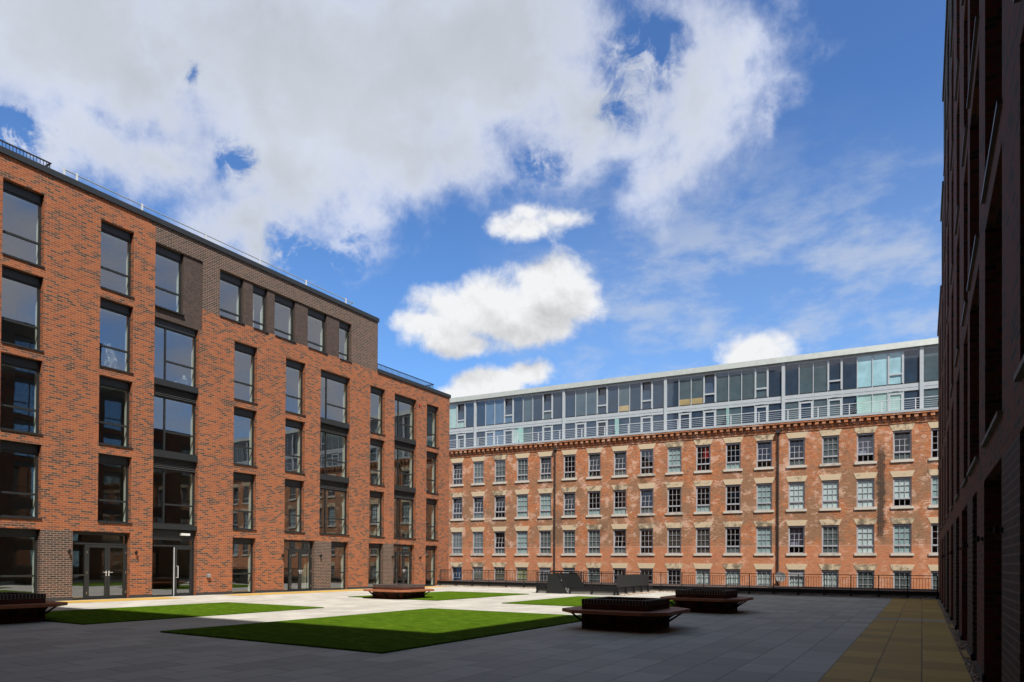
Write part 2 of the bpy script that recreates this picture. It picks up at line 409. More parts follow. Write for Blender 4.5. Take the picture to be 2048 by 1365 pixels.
# ------------------------------------------------------------------ windows of the new blocks
cache = {}
YF = .21                                    # how far the frame sits behind the brick face
def framed(w, h, trans=None, mull=None, head=.33, louvre=0., full_trans=False, sillh=.05, ground=False):
    key = (round(w,2), round(h,2), trans, mull, head, louvre, ground)
    if key in cache: return cache[key]
    f = MB(); g = MB(); L = MB(); t = .055
    f.box(0, t, YF, YF+.07, 0, h); f.box(w-t-.02, w, YF, YF+.07, 0, h); f.box(t, w-t-.02, YF, YF+.07, 0, t)
    top = h - head - louvre
    f.box(t, w-t-.02, YF, YF+.07, top-t, top)
    if head > 0: f.box(t, w-t-.02, YF-.035, YF+.06, top+.003, h)
    xs = t
    if mull:
        f.box(mull-.03, mull+.03, YF-.005, YF+.075, t, top-t)
        xs = mull+.03
    if trans: f.box(xs, w-t-.02, YF-.012, YF+.06, trans-.035, trans+.035)
    if not ground: f.box(t+.02, w-t-.05, YF-.03, YF+.02, .0, .035)
    g.quad((t*.5, YF+.035, t*.5), (w-t*.5, YF+.035, t*.5), (w-t*.5, YF+.035, top-t*.5), (t*.5, YF+.035, top-t*.5))
    # plastered inner lining
    y0, y1 = YF+.075, YF+.30
    L.quad((w-.03,y0,0),(w-.03,y1,0),(w-.03,y1,top),(w-.03,y0,top)); L.quad((.03,y0,0),(.03,y1,0),(.03,y1,top),(.03,y0,top))
    L.quad((.03,y0,top-.02),(w-.03,y0,top-.02),(w-.03,y1,top-.02),(.03,y1,top-.02)); L.quad((.03,y0,.02),(w-.03,y0,.02),(w-.03,y1,.02),(.03,y1,.02))
    # the plastered piers beside it
    L.quad((w-.03,y1,0),(w+.5,y1,0),(w+.5,y1,h),(w-.03,y1,h)); L.quad((-.5,y1,0),(.03,y1,0),(.03,y1,h),(-.5,y1,h))
    lv = None
    if louvre > 0:
        lv = MB(); lv.box(0, w, YF-.02, YF+.05, top+.002, h-head)
        n = int(louvre/.075)
        for i in range(n):
            z = top + .03 + i*.075
            lv.prism([(0.02,YF-.02,z+.055),(0.02,YF-.075,z),(0.02,YF-.065,z-.008),(0.02,YF-.02,z+.03)], (w-.04,0,0))
    sl = None
    if sillh and not ground:
        sl = MB(); sl.box(.0, w+.03, -.045, YF, -sillh, 0)
    r = (f.mesh('window', M['frame']), g.mesh('pane', M['glass']), L.mesh('lining', M['plaster']),
         lv.mesh('louvre', M['louvre']) if lv else None, sl.mesh('sill', M['frame']) if sl else None)
    cache[key] = r; return r
def put_window(par, x, z, w, h, y=0, **kw):
    f, g, L, lv, sl = framed(w, h, **kw)
    o = link('window', f, par, (x, y, z))
    link('pane', g, o); link('lining', L, o)
    if lv: link('louvre', lv, o)
    if sl: link('sill', sl, o)
    return o
def put_doors(par, x, w, h, left, split, head=.12, single=False):
    """glazed entrance: fixed light at the near side, a pair of leaves (or one wide leaf), a glazed light over"""
    e = MB(); t = .06; dh = 2.16
    e.box(0, t, YF, YF+.08, 0, h); e.box(w-t, w, YF, YF+.08, 0, h); e.box(t, w-t, YF-.03, YF+.06, h-head, h)
    e.box(t, w-t, YF, YF+.08, dh, dh+.07); e.box(left-.035, left+.035, YF-.01, YF+.08, 0, dh); e.box(t, left-.035, YF, YF+.07, 0, .07)
    if not single: e.box(t, left-.035, YF, YF+.07, .93, .99)
    o = e.build('entrance_frame', M['frame'], par, (x, 0, .0))
    g = MB(); g.quad((t,YF+.04,dh+.07),(w-t,YF+.04,dh+.07),(w-t,YF+.04,h-head),(t,YF+.04,h-head)); g.quad((t,YF+.04,.07),(left-.03,YF+.04,.07),(left-.03,YF+.04,dh),(t,YF+.04,dh))
    g.build('pane', M['glass'], o)
    L = MB(); y0, y1 = YF+.085, YF+.3
    L.quad((w-.02,y0,0),(w-.02,y1,0),(w-.02,y1,h),(w-.02,y0,h)); L.quad((w-.02,y1,0),(w+.5,y1,0),(w+.5,y1,h),(w-.02,y1,h)); L.quad((-.5,y1,0),(.03,y1,0),(.03,y1,h),(-.5,y1,h))
    L.build('lining', M['plaster'], o)
    leaves = [(left+.04, split-.004), (split+.004, w-t-.005)] if not single else [(left+.04, w-t-.03)]
    for i, (a, b) in enumerate(leaves):
        d = MB(); ww = b-a; k = .095
        d.box(0, k, 0, .055, .015, dh-.01); d.box(ww-k, ww, 0, .055, .015, dh-.01); d.box(k, ww-k, 0, .055, .015, .13); d.box(k, ww-k, 0, .055, dh-.11, dh-.01)
        dm = d.build('door', M['frame'], par, (x+a, YF-.005, 0))
        gg = MB(); gg.quad((k,.03,.13),(ww-k,.03,.13),(ww-k,.03,dh-.11),(k,.03,dh-.11)); gg.build('pane', M['glass'], dm)
        hd = MB()
        if single:
            hd.tube((.06, -.13, .80), (.06, -.13, 1.32), .016); hd.tube((.06,-.13,.81),(.06,.02,.81),.013); hd.tube((.06,-.13,1.31),(.06,.02,1.31),.013)
            hd.box(-.07, -.035, -.012, .02, .01, dh-.03)
        else:
            hx = ww-.05 if i == 0 else .05; sg = -1 if i == 0 else 1
            hd.box(hx-.017, hx+.017, -.012, 0, .92, 1.12); hd.tube((hx,-.012,1.06),(hx,-.055,1.06),.011); hd.tube((hx,-.05,1.06),(hx+sg*-.13*(1 if i==0 else -1)*(-1 if i==0 else 1)*(1), -.05,1.06),.010)
        hd.build('handle', M['chrome'], dm)
        if not single:
            hg = MB(); hx = 0 if i == 0 else ww
            for z in (.25, 1.05, 1.85): hg.tube((hx, -.012, z-.05), (hx, -.012, z+.05), .014)
            hg.build('hinge', M['hinge'], dm)
    return o
def wall_lamp(par, x, z, k=1.):
    m = MB(); m.box(x-.03*k, x+.03*k, -.035*k, 0, z-.03*k, z+.07*k); m.tube((x,-.03*k,z+.02*k),(x,-.10*k,z+.02*k),.015*k); m.tube((x,-.105*k,z-.05*k),(x,-.105*k,z+.09*k),.037*k, 12)
    return m.build('wall_lamp', M['black'], par)

# ------------------------------------------------------------------ left block
# local frame: x runs away from the camera along the facade, y into the building
LB = root('apartment_block', (-27.85, 0, 0), 'sunlit red brick apartment block with a partly dark brick top storey, on the left', 'apartment block', R(90))
END, MAIN = 37.9, 30.65
ops, wins = [], []
ROWS = [(3.08, 5.79), (6.18, 8.89), (9.25, 11.99)]
for (a, b, top) in ((11.27,12.6,1),(14.63,15.95,1),(20.78,22.08,0),(23.82,25.11,0),(30.05,31.33,0),(35.4,36.68,0)):
    for z0, z1 in ROWS + ([(12.38,15.06)] if top else []):
        ops.append((a,b,z0-.05,z1)); wins.append((a,z0,b-a,z1-z0,dict(trans=.87)))
for (a, b) in ((19.97,21.28),(21.83,22.68),(23.13,24.44),(25.29,26.63),(27.56,28.47)):
    ops.append((a,b,12.87,15.08)); wins.append((a,12.92,b-a,2.16,dict(trans=.38)))
ops.append((16.87,18.19,12.33,15.06)); wins.append((16.87,12.38,1.32,2.68,dict(trans=.87)))
# tall stacked openings
CZ = [(9.32,11.92,0.),(6.26,9.05,.40),(3.12,5.97,.43)]
ops.append((16.87,18.94,0.,11.92))
for z0,z1,lv in CZ: wins.append((16.87,z0,2.07,z1-z0,dict(trans=.87, mull=.62, louvre=lv, head=.30 if lv==0 else .04, sillh=0)))
for a,b,mu in ((26.18,28.38,.62),(32.21,34.33,.60)):
    ops.append((a,b,3.03,11.99))
    for z0,z1,lv in ((9.38,11.99,0.),(6.30,9.09,.38),(3.08,6.01,.42)):
        wins.append((a,z0,b-a,z1-z0,dict(trans=.87, mull=mu, louvre=lv, head=.30 if lv==0 else .04, sillh=.05 if z0<4 else 0)))
# ground floor
for a,b in ((11.27,12.6),(20.78,22.08),(27.04,28.34),(30.0,31.27),(35.37,36.65)):
    ops.append((a,b,0.,2.67)); wins.append((a,.02,b-a,2.65,dict(trans=.93, ground=True, head=.25)))
DO = ((13.72,15.93,.58,1.42),(23.8,25.85,.55,1.25),(32.2,34.22,.5,1.22))
for a,b,l,s_ in DO: ops.append((a,b,0.,2.67))
dark = [(16.87,30.65,12.92,15.9,1,0.),(16.87,19.1,11.92,15.06,2,.06)]
for a,b in ((21.28,21.83),(22.68,23.13),(24.44,25.29),(26.63,27.56)): dark.append((a,b,12.92,15.08,2,.06))
for a,b in ((12.6,13.72),(25.85,27.04),(31.27,32.2)): dark.append((a,b,0.,2.67,1,0.))
dark.append((MAIN,END,12.87,15.9,None,0.))
mb = wall([-1.5,END,MAIN], [0.,15.9,12.87], ops, dark, None)
split_build(mb[0], 'red_brick_wall', M['red'], LB)
split_build(mb[1], 'dark_brick_wall', M['dark'], LB)
split_build(mb[2], 'recessed_brick_panel', M['plainbrick'], LB)
o = MB(); o.box(MAIN-.002, END, 14., 14.1, 0, 12.87); o.box(END-.25, END, .02, 14, -6, 12.87); o.build('end_wall', M['red'], LB)
o = MB(); o.box(MAIN-.3, MAIN, .02, 14, 12.9, 15.88); o.box(-1.5, MAIN, 13.9, 14, 0, 15.88); o.build('upper_end_wall', M['dark'], LB)
o = MB(); o.box(-1.5, MAIN+.05, -.07, .38, 15.88, 16.10); o.box(MAIN-.33, MAIN+.05, .38, 14, 15.88, 16.10); o.build('parapet_capping', M['cap'], LB)
o = MB(); o.box(MAIN, END+.06, -.07, .38, 12.87, 13.09); o.box(END-.33, END+.06, .38, 14, 12.87, 13.09); o.build('parapet_capping', M['cap'], LB)
o = MB(); o.box(-1.5, MAIN-.3, .38, 13.9, 15.2, 15.45); o.box(MAIN, END-.3, .38, 13.9, 12.2, 12.45); o.build('roof', M['concrete'], LB)
for z in (0.0, 3.02, 6.1, 9.2, 12.28):
    o = MB(); o.box(-1.5, MAIN if z > 12 else END-.3, .50, 6, z-.26 if z else -.05, z-.02 if z else .004); o.build('floor_slab', M['carpet'], LB)
o = MB(); o.box(-1.5, MAIN-.35, 5.6, 5.7, .01, 15.2)
for x in (13.3, 16.4, 19.9, 22.9, 25.7, 29.2, 31.8, 34.9): o.box(x-.06, x+.06, .52, 5.6, .01, 12.0)
for x in (13.3, 16.4, 19.5, 22.2, 25.0, 27.2, 29.6): o.box(x-.06, x+.06, .52, 5.6, 12.3, 15.2)
o.box(MAIN-.35, END-.3, 5.6, 5.7, .01, 12.2)
o.build('room_walls', M['roomwall'], LB)
o = MB()
for z in (2.72, 5.80, 8.90, 11.98, 15.1): o.box(-1.5, MAIN if z > 13 else END-.3, .52, 5.6, z, z+.02)
o.build('ceiling', M['plaster'], LB)
for x,z,w,h,kw in wins: put_window(LB, x, z, w, h, **kw)
for a,b,l,s_ in DO: put_doors(LB, a, b-a, 2.67, l, s_)
put_doors(LB, 16.87, 2.07, 2.52, 1.12, 1.5, head=.08, single=True)
def crumpled(name, par_x, z, w, h, seed):
    rnd = random.Random(seed); n = 9; P = {}
    for i in range(n):
        for j in range(n):
            u, v = i/(n-1), j/(n-1)
            top = h*(.55+.45*math.sin(u*3.0+seed)) 
            P[i,j] = (par_x + u*w + rnd.uniform(-.02,.02), .42 + .22*abs(math.sin(u*7+v*4+seed)) + rnd.uniform(0,.06), z + v*top*(1-.3*rnd.random()*v))
    m = MB()
    for i in range(n-1):
        for j in range(n-1): m.quad(P[i,j],P[i+1,j],P[i+1,j+1],P[i,j+1])
    o = m.build(name, M['ventgrey'], LB); return o
crumpled('dust_sheet', 15.15, 9.27, .55, 1.35, 1); crumpled('dust_sheet', 17.75, 9.36, 1.0, .8, 4); crumpled('dust_sheet', 28.0, 12.95, .35, .9, 2)
# spandrel boxes between the stacked windows
for a,b,zs in ((16.87,18.94,((9.05,9.32),(5.97,6.26),(2.90,3.12))),(26.18,28.38,((9.09,9.38),(6.01,6.30))),(32.21,34.33,((9.09,9.38),(6.01,6.30)))):
    for z0,z1 in zs:
        o = MB(); o.box(a+.015, b-.012, .0, .30, z0+.004, z1-.004); o.box(a+.03, b-.03, .17, .5, z0-.03, z0); o.build('spandrel', M['frame'], LB)
o = MB(); o.box(16.88, 18.93, YF-.04, .32, 2.525, 2.89); o.build('fascia_panel', M['frame'], LB)
o = MB(); o.box(18.2, 18.62, .03, YF-.04, 2.66, 2.76); o.build('sign_plate', M['signwhite'], LB)
o = MB(); prev = -1.5
for a,b in sorted([(x[0],x[1]) for x in ops if x[2] < .01]) + [(END, END)]:
    if a > prev + .02: o.box(prev-(.02 if prev>0 else 0), a+(.02 if a<END else .015), -.022, .02, 0, .125)
    prev = b
split_build(o, 'plinth', M['plinth'], LB)
for x in (13.57, 16.15, 23.69, 26.23, 32.05, 34.76): wall_lamp(LB, x, 1.85)
o = MB(); o.prism([(19.42,0,.80),(19.42,-.12,.80),(19.42,-.12,.93),(19.42,0,.97)], (.15,0,0)); o.build('vent_hood', M['ventgrey'], LB)
o = MB(); o.box(34.56, 34.66, -.07, 0, 11.64, 11.79); o.build('alarm_box', M['redbox'], LB)
def guard(par, x0, x1, y, z0, z1, name, step=.11, depth=14, near_end=False, far_end=True):
    o = MB(); o.box(x0, x1+.03, y-.03, y+.03, z1-.035, z1); o.box(x0, x1, y-.015, y+.015, z0+.02, z0+.045)
    n = int((x1-x0)/step)
    for i in range(n+1):
        x = x0 + i*step; o.box(x-.009, x+.009, y-.009, y+.009, z0, z1-.03)
    if far_end:
        o.box(x1-.03, x1+.03, y+.03, y+4, z1-.035, z1)
        for i in range(1, 36): o.box(x1-.009, x1+.009, y+i*step-.009, y+i*step+.009, z0, z1-.03)
    o.build(name, M['cap'], par)
guard(LB, 6.0, 12.84, .12, 16.10, 16.40, 'roof_guard')
guard(LB, 30.70, 36.24, .12, 13.09, 13.46, 'roof_guard')
o = MB(); z = 16.86; yb = 1.0
o.tube((13.7,yb,z),(29.6,yb,z),.022); o.tube((29.6,yb,z),(29.6,yb+2.2,z),.022)
o.build('edge_rail', M['zinc'], LB)
for x in (13.73, 14.2, 16.85, 19.9, 22.95, 26.0, 29.0):
    o = MB(); o.box(x-.035, x+.035, yb-.03, yb+.03, 15.45, z+.07); o.build('rail_post', M['whitemetal'], LB)

# ------------------------------------------------------------------ right block (its facade runs past the camera, seen at a grazing angle)
RB = root('apartment_block', (.68, 0, 0), 'dark shaded brick apartment block seen edge on along the right side', 'apartment block', R(-90))
def fl(a, b): return (-b, -a)
def mirror_ops(lst):
    return lst
RR = [(3.05, 5.75), (6.15, 8.85), (9.22, 11.96), (12.34, 15.03), (15.45, 18.1)]
gw = [(4.9,6.86),(8.34,10.6),(11.93,12.93),(14.34,16.3),(17.44,19.0),(20.6,22.2),(23.9,25.9),(27.4,28.7),(30.2,32.2),(33.6,35.0)]
uw = [(4.9,6.84),(8.30,10.44),(11.48,13.66),(14.25,15.6),(17.3,18.75),(20.55,22.0),(23.9,25.6),(27.3,28.6),(30.3,31.9),(34.0,35.6),(37.0,38.3)]
ops = []; wins = []
for a,b in gw:
    x0,x1 = fl(a,b); ops.append((x0,x1,0.,2.6)); wins.append((x0,.02,x1-x0,2.58,dict(trans=.93, ground=True, head=.25)))
for a,b in uw:
    x0,x1 = fl(a,b)
    for k,(z0,z1) in enumerate(RR):
        if (k == 3 and a > 33) or (k == 4 and a > 29) or (k==3 and b>32.9): continue
        ops.append((x0,x1,z0-.05,z1)); wins.append((x0,z0,x1-x0,z1-z0,dict(trans=.87, mull=.62 if b-a>1.6 else None)))
zones = []
for a,b in ((6.86,8.34),(12.93,14.34),(19.0,20.6),(25.9,27.4)): zones.append((*fl(a,b),0.,2.6,1,0.))
zones.append((*fl(10.44,30.0),15.2,18.9,1,0.)); zones.append((*fl(30.0,33.0),12.9,15.75,1,0.))
zones += [(*fl(30.0,39.5),15.7,18.9,None,0.), (*fl(33.0,39.5),12.85,18.9,None,0.)]
mb = wall([-39.5,1.5,-30.,-33.], [0.,18.9,15.7,12.85], ops, zones, None)
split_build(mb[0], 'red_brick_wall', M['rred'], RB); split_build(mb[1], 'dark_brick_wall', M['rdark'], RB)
for (a,b,z) in ((-1.5,30.0,18.9),(30.0,33.0,15.7),(33.0,39.5,12.85)):
    x0,x1 = fl(a,b)
    o = MB(); o.box(x0-.03, x1 if a > 0 else x1, -.05, .4, z, z+.2); o.box(x0-.03, x0+.35, .4, 12, z, z+.2); o.build('parapet_capping', M['cap'], RB)
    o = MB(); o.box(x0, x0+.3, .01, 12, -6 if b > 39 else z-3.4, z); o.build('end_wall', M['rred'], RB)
    o = MB(); o.box(x0+.3, x1, .4, 12, z-.7, z-.5); o.box(x0+.3, x1, 11.9, 12, 0, z); o.build('roof', M['concrete'], RB)
for z in (0.0, 3.0, 6.1, 9.2, 12.28, 15.4):
    o = MB(); o.box(-39.2 if z < 12 else (-32.7 if z < 15 else -29.7), 1.5, .50, 6, z-.26 if z else -.05, z-.02 if z else .004); o.build('floor_slab', M['carpet'], RB)
o = MB(); o.box(-39.2, 1.5, 5.6, 5.7, .01, 12.0); o.box(-32.7, 1.5, 5.6, 5.7, 12.3, 15.0); o.box(-29.7,1.5,5.6,5.7,15.4,18.2); o.build('room_walls', M['roomwall'], RB)
for x,z,w,h,kw in wins:
    o = put_window(RB, x, z, w, h, **kw)
    if not kw.get('ground'):
        for c in o.children:
            if c.name.startswith('sill'): c.data = c.data.copy(); c.data.materials[0] = M['kerb'] if z < 3.1 else M['louvre']
o = MB(); prev = -39.5
for a,b in sorted([(x[0],x[1]) for x in ops if x[2] < .01]) + [(1.5, 1.5)]:
    if a > prev + .02: o.box(prev, a, -.022, .02, 0, .125)
    prev = b
split_build(o, 'plinth', M['plinth'], RB)
for a in (8.2, 10.75, 14.1, 16.7, 20.4, 22.5, 27.2, 29.2): wall_lamp(RB, -a, 1.85, .55)

# ------------------------------------------------------------------ tall block behind the camera (casts the near shade, mirrored in the glass)
SB = root('tower_block', (-8, -1.5, 0), 'tall dark brick block closing the courtyard behind the camera', 'tower block', R(180))
ops = [(x, x+1.5, z, z+2.) for x in [-18+3.4*i for i in range(11)] for z in [3.4*k+.9 for k in range(9)]]
mb = wall([-21.,20.], [-.0,31.9], ops, [], None); mb[0].build('brick_wall', M['red'], SB)
o = MB(); o.box(-21, 20, .4, 12, 31.2, 31.4); o.box(-21.,-20.7,.02,12,0,31.9); o.box(19.7,20,.02,12,0,31.9); o.box(-21,20,11.8,12,0,31.9); o.build('roof', M['concrete'], SB)
for x0,x1,z0,z1 in ops:
    f = cache.get('sb')
    if not f:
        a = MB(); a.box(0,1.5,.21,.27,0,.06); a.box(0,1.5,.21,.27,1.94,2.); a.box(0,.06,.21,.27,.06,1.94); a.box(1.44,1.5,.21,.27,.06,1.94)
        b = MB(); b.quad((0,.24,0),(1.5,.24,0),(1.5,.24,2),(0,.24,2)); f = cache['sb'] = (a.mesh('window', M['frame']), b.mesh('pane', PG['d']))
    w_ = link('window', f[0], SB, (x0,0,z0)); link('pane', f[1], w_)

# ------------------------------------------------------------------ the mill
A = 3.78
ML = root('brick_mill', (-.58, 55.5, 0), 'old red brick mill with rows of grey sash windows and a glazed rooftop storey, across the end of the courtyard', 'mill building', R(A))
ML['label'] = 'old orange brick mill with small paned windows and a glazed rooftop storey'
PITCH = 2.305
US = [1.11 - PITCH*k for k in range(19)]
UX = [1.11 + PITCH*k for k in range(1, 9)]       # bays past the right block, mirrored in the new block's glass
UR = 32.
RZ = [9.03, 5.74, 2.42, -.88]; WW, WH = 1.14, 2.08
ops = [(u, u+WW, z, z+WH) for u in US for z in RZ] + [(u, u+WW, z, z+WH) for u in UX for z in RZ[:3]]
mb = wall([-44., UR], [-6., 12.2], ops, [], None, reveal=.30)
mb[0].build('brick_wall', M['mill'], ML)
o = MB(); o.box(-44, -43.7, .01, 14, -6, 12.5); o.box(UR-.3, UR, .01, 14, -6, 12.5); o.box(-44,UR,13.8,14,-6,12.5); o.build('side_walls', M['mill'], ML)
# cornice: string course, corbels, oversailing courses
o = MB(); o.box(-44,UR,-.045,0,11.60,11.67)
x = -44.
while x < UR-.3:
    j = random.uniform(-.01,.01)
    o.box(x+j, x+.25+j, -.20, 0, 11.98, 12.2); o.box(x+.03+j, x+.22+j, -.11, 0, 11.80, 11.98); x += .49
o.box(-44,UR,-.235,0,12.2,12.33); o.build('cornice', M['mill'], ML)
o = MB(); o.prism([(-44,-.26,12.334),(-44,-.26,12.50),(-44,1.0,12.56),(-44,1.0,12.334)], (44+UR,0,0)); o.build('gutter_flashing', M['palemetal'], ML)
lin = MB(); lin.prism([(-.03,-.018,0),(WW+.03,-.018,0),(WW+.21,-.018,.42),(-.21,-.018,.42)], (0,.10,0)); lin = lin.mesh('lintel', M['lintel'])
sil = MB(); sil.box(-.15, WW+.15, -.075, .12, -.17, 0); sil = sil.mesh('sill', M['sill'])
def mill_window(kind):
    """kind: tilt (upper sash leaning in), shut, louvre"""
    k = ('mw', kind)
    if k in cache: return cache[k]
    f = MB(); y = .075; b = .085
    f.box(0,b,y,y+.08,0,WH); f.box(WW-b,WW,y,y+.08,0,WH); f.box(b,WW-b,y,y+.08,WH-.13,WH); f.box(b,WW-b,y,y+.08,0,.06)
    tz = .50; f.box(b,WW-b,y-.01,y+.07,tz,tz+.085)
    x0, x1 = b, WW-b
    for i in (1,2): xx = x0+(x1-x0)*i/3; f.box(xx-.014, xx+.014, y+.02, y+.05, .06, tz)
    gl = MB(); gl.quad((x0,y+.035,.06),(x1,y+.035,.06),(x1,y+.035,tz),(x0,y+.035,tz))
    s = MB(); sg = MB(); zt, zb = WH-.13, tz+.085; H = zt-zb
    if kind == 'louvre':
        for i in range(5): z = zt-.06-i*.075; s.prism([(x0,y+.0,z-.05),(x0,y+.06,z+.0),(x0,y+.07,z-.01),(x0,y+.01,z-.06)], (x1-x0,0,0))
        zt -= .38; H = zt-zb; s.box(x0,x1,y+.01,y+.06,zt-.04,zt)
    for i in range(4): xx = x0+(x1-x0)*i/3; hw = .022 if i in (0,3) else .014; s.box(xx-hw, xx+hw, -.015, .015, 0, H)
    for i in range(4): zz = H*i/3; hw = .024 if i in (0,3) else .014; s.box(x0, x1, -.014, .014, zz-hw, zz+hw)
    sg.quad((x0,0,0),(x1,0,0),(x1,0,H),(x0,0,H))
    ang = R(9) if kind == 'tilt' else 0.
    c_, s_ = math.cos(ang), math.sin(ang)
    def rot(mb):
        n = 0 if kind != 'louvre' else 5*8+8
        for q in range(n if mb is s else 0, len(mb.v)):
            px, py, pz = mb.v[q]; mb.v[q] = (px, y+.035 + py*c_ + pz*s_, zb + pz*c_ - py*s_)
    rot(s); rot(sg)
    r = cache[k] = (f.mesh('window', M['greyframe']), gl.mesh('pane', M['millglass']), s.mesh('sash', M['greyframe']), sg.mesh('pane', M['millglass']), ang)
    return r
STATE = [ # rows from the top; columns from the left (column 1 first), see KIND
 'sGGGsDssDBRbssGVsd',
 'dsdBBsbbsDbDBWWWwB',
 'GGsBGGGsDNNgBVGWBd',
 'cOOYLLGDDDCCCMCGGG']
PARTIAL = {'b':'G','g':'G','w':'W'}
bl_mesh = {}
def blind_part(par, col, z0, z1):
    k = (col, z0, z1)
    if k not in bl_mesh:
        m = MB()
        if col == 'C':
            n = 16; x0 = .09
            for i in range(n):
                a = x0+(WW-.18)*i/n; b = x0+(WW-.18)*(i+1)/n; ya = .18+.025*math.sin(i*1.9); yb2 = .18+.025*math.sin((i+1)*1.9)
                m.quad((a,ya,z0),(b,yb2,z0),(b,yb2,z1),(a,ya,z1))
        else: m.box(.06, WW-.06, .14, .15, z0, z1)
        bl_mesh[k] = m.mesh('blind' if col != 'C' else 'curtain', BL[col])
    return link('curtain' if col == 'C' else 'blind', bl_mesh[k], par)
for r_, z in enumerate(RZ):
    for c_ in range(19):
        u = US[17-c_] if c_ < 18 else US[18]
        st = STATE[r_][c_] if c_ < 18 else 'D'
        kind = 'tilt' if st in 'sdcV' and not (st == 'd' and c_ == 17) else ('louvre' if st in 'LM' else 'shut')
        f, g1, s, g2, ang = mill_window(kind)
        w_ = link('window', f, ML, (u, 0, z)); link('pane', g1, w_); sh = link('sash', s, w_); link('pane', g2, w_)
        link('lintel', lin, ML, (u, 0, z+WH)); link('sill', sil, ML, (u, 0, z))
        if st in 'BWGOYN': blind_part(w_, st, 0.02, WH-.1) if kind != 'tilt' else None
        elif st == 'C' or st == 'M' or st == 'L': blind_part(w_, 'C' if st != 'L' else 'G', 0.02, WH-.1)
        elif st == 'w': blind_part(w_, 'W', .55, WH-.1)
        elif st in 'bg': blind_part(w_, 'G' if st == 'g' else 'B', .02, .5)
        elif st == 's' and c_ % 3: blind_part(w_, 'G', .02, .46)
        elif st == 'R':
            m = MB(); m.box(.55, 1.02, .20, .21, 1.0, 1.85); m.build('hanging_cloth', BL['R'], w_)
            m = MB(); m.tube((.25,.25,.07),(.25,.25,.36),.06); m.build('vase', BL['R'], w_)
        elif st == 'V':
            m = MB(); m.box(.08, WW-.08, .50, .51, .55, WH-.1); m.build('blind', BL['V'], w_)  # sheet behind the tilted sash, coloured as the sky mirrored in it
        if c_ in (5,6) and r_ == 0:
            for q in range(3):
                m = MB(); xx = .22+.33*q; m.tube((xx,.26,.065),(xx,.26,.2),.06)
                for e in range(14):
                    a_ = random.uniform(0,6.28); rr = random.uniform(.02,.12); m.prism([(xx,.26,.2),(xx+rr*math.cos(a_),.24+.05*math.sin(a_),.25+random.uniform(0,.18)),(xx+.02+rr*math.cos(a_)*.8,.26,.24)],(0,.008,0))
                m.build('potted_plant', BL['O'] if q else BL['B'], w_)
for r_, z in enumerate(RZ[:3]):
    for c_, u in enumerate(UX):
        kind = 'tilt' if (r_*5+c_*3) % 4 == 1 else 'shut'
        f, g1, s, g2, ang = mill_window(kind)
        w_ = link('window', f, ML, (u, 0, z)); link('pane', g1, w_); sh = link('sash', s, w_); link('pane', g2, w_)
        link('lintel', lin, ML, (u, 0, z+WH)); link('sill', sil, ML, (u, 0, z))
        if kind == 'shut' and (r_+c_) % 2: blind_part(w_, 'B', 0.02, WH-.1)
# interior storeys
for z in (-1.6, 1.55, 4.85, 8.15, 11.6):
    o = MB(); o.box(-43.7, UR-.3, .42, 6, z, z+.3); o.build('floor_slab', M['concrete'], ML)
o = MB(); o.box(-43.7,UR-.3,4.6,4.7,-1.3,11.6)
for k in range(-6, 10): xx = -2.3*2*k + .35; o.box(xx-.08, xx+.08, .42, 4.6, -1.3, 11.6)
o.build('room_walls', M['roomwall'], ML)
for u in (-27.3, -8.82):
    o = MB(); o.tube((u,-.12,-6),(u,-.12,11.62),.055,10); o.box(u-.14,u+.14,-.26,0,11.55,11.8)
    for z in (-1,.9,2.8,4.7,6.6,8.5,10.4): o.tube((u,-.12,z-.05),(u,-.12,z+.05),.075,10)
    o.build('drainpipe', M['drain'], ML)
# rooftop glazed storey
YP = 1.0; POSTS = [.61+27.54, .61+18.36, .61+9.18, .61, -8.57, -17.75, -26.93, -36.11, -45.3]
UP = {18.97: 'dggddgddd', 9.79: 'ddgggdddd', -36.11: 'dbbbdgdgd', -26.93: 'dggddtdgd'[::1], -17.75: 'dttdggggd', -8.57: 'dggggcccd'[:9], .61: 'gggdddddd', -45.3: 'ddddddppd'}
POSTS = [round(p, 2) for p in POSTS]
UP[-26.93] = 'dggddtddd'; UP[-8.57] = 'dggddcccd'
LO = {18.97: 'dddgddddd', 9.79: 'ddgdddgdd', -45.3: 'ddddddddd', -36.11: 'dbbdpgddd', -26.93: 'dddkddddd', -17.75: 'ddddggddd', -8.57: 'gdggdpppd', .61: 'gdddddddd'}
fr = MB()
OPEN = {(-36.11,3),(-36.11,7),(-26.93,3),(-26.93,7),(-17.75,3),(-45.3,7)}
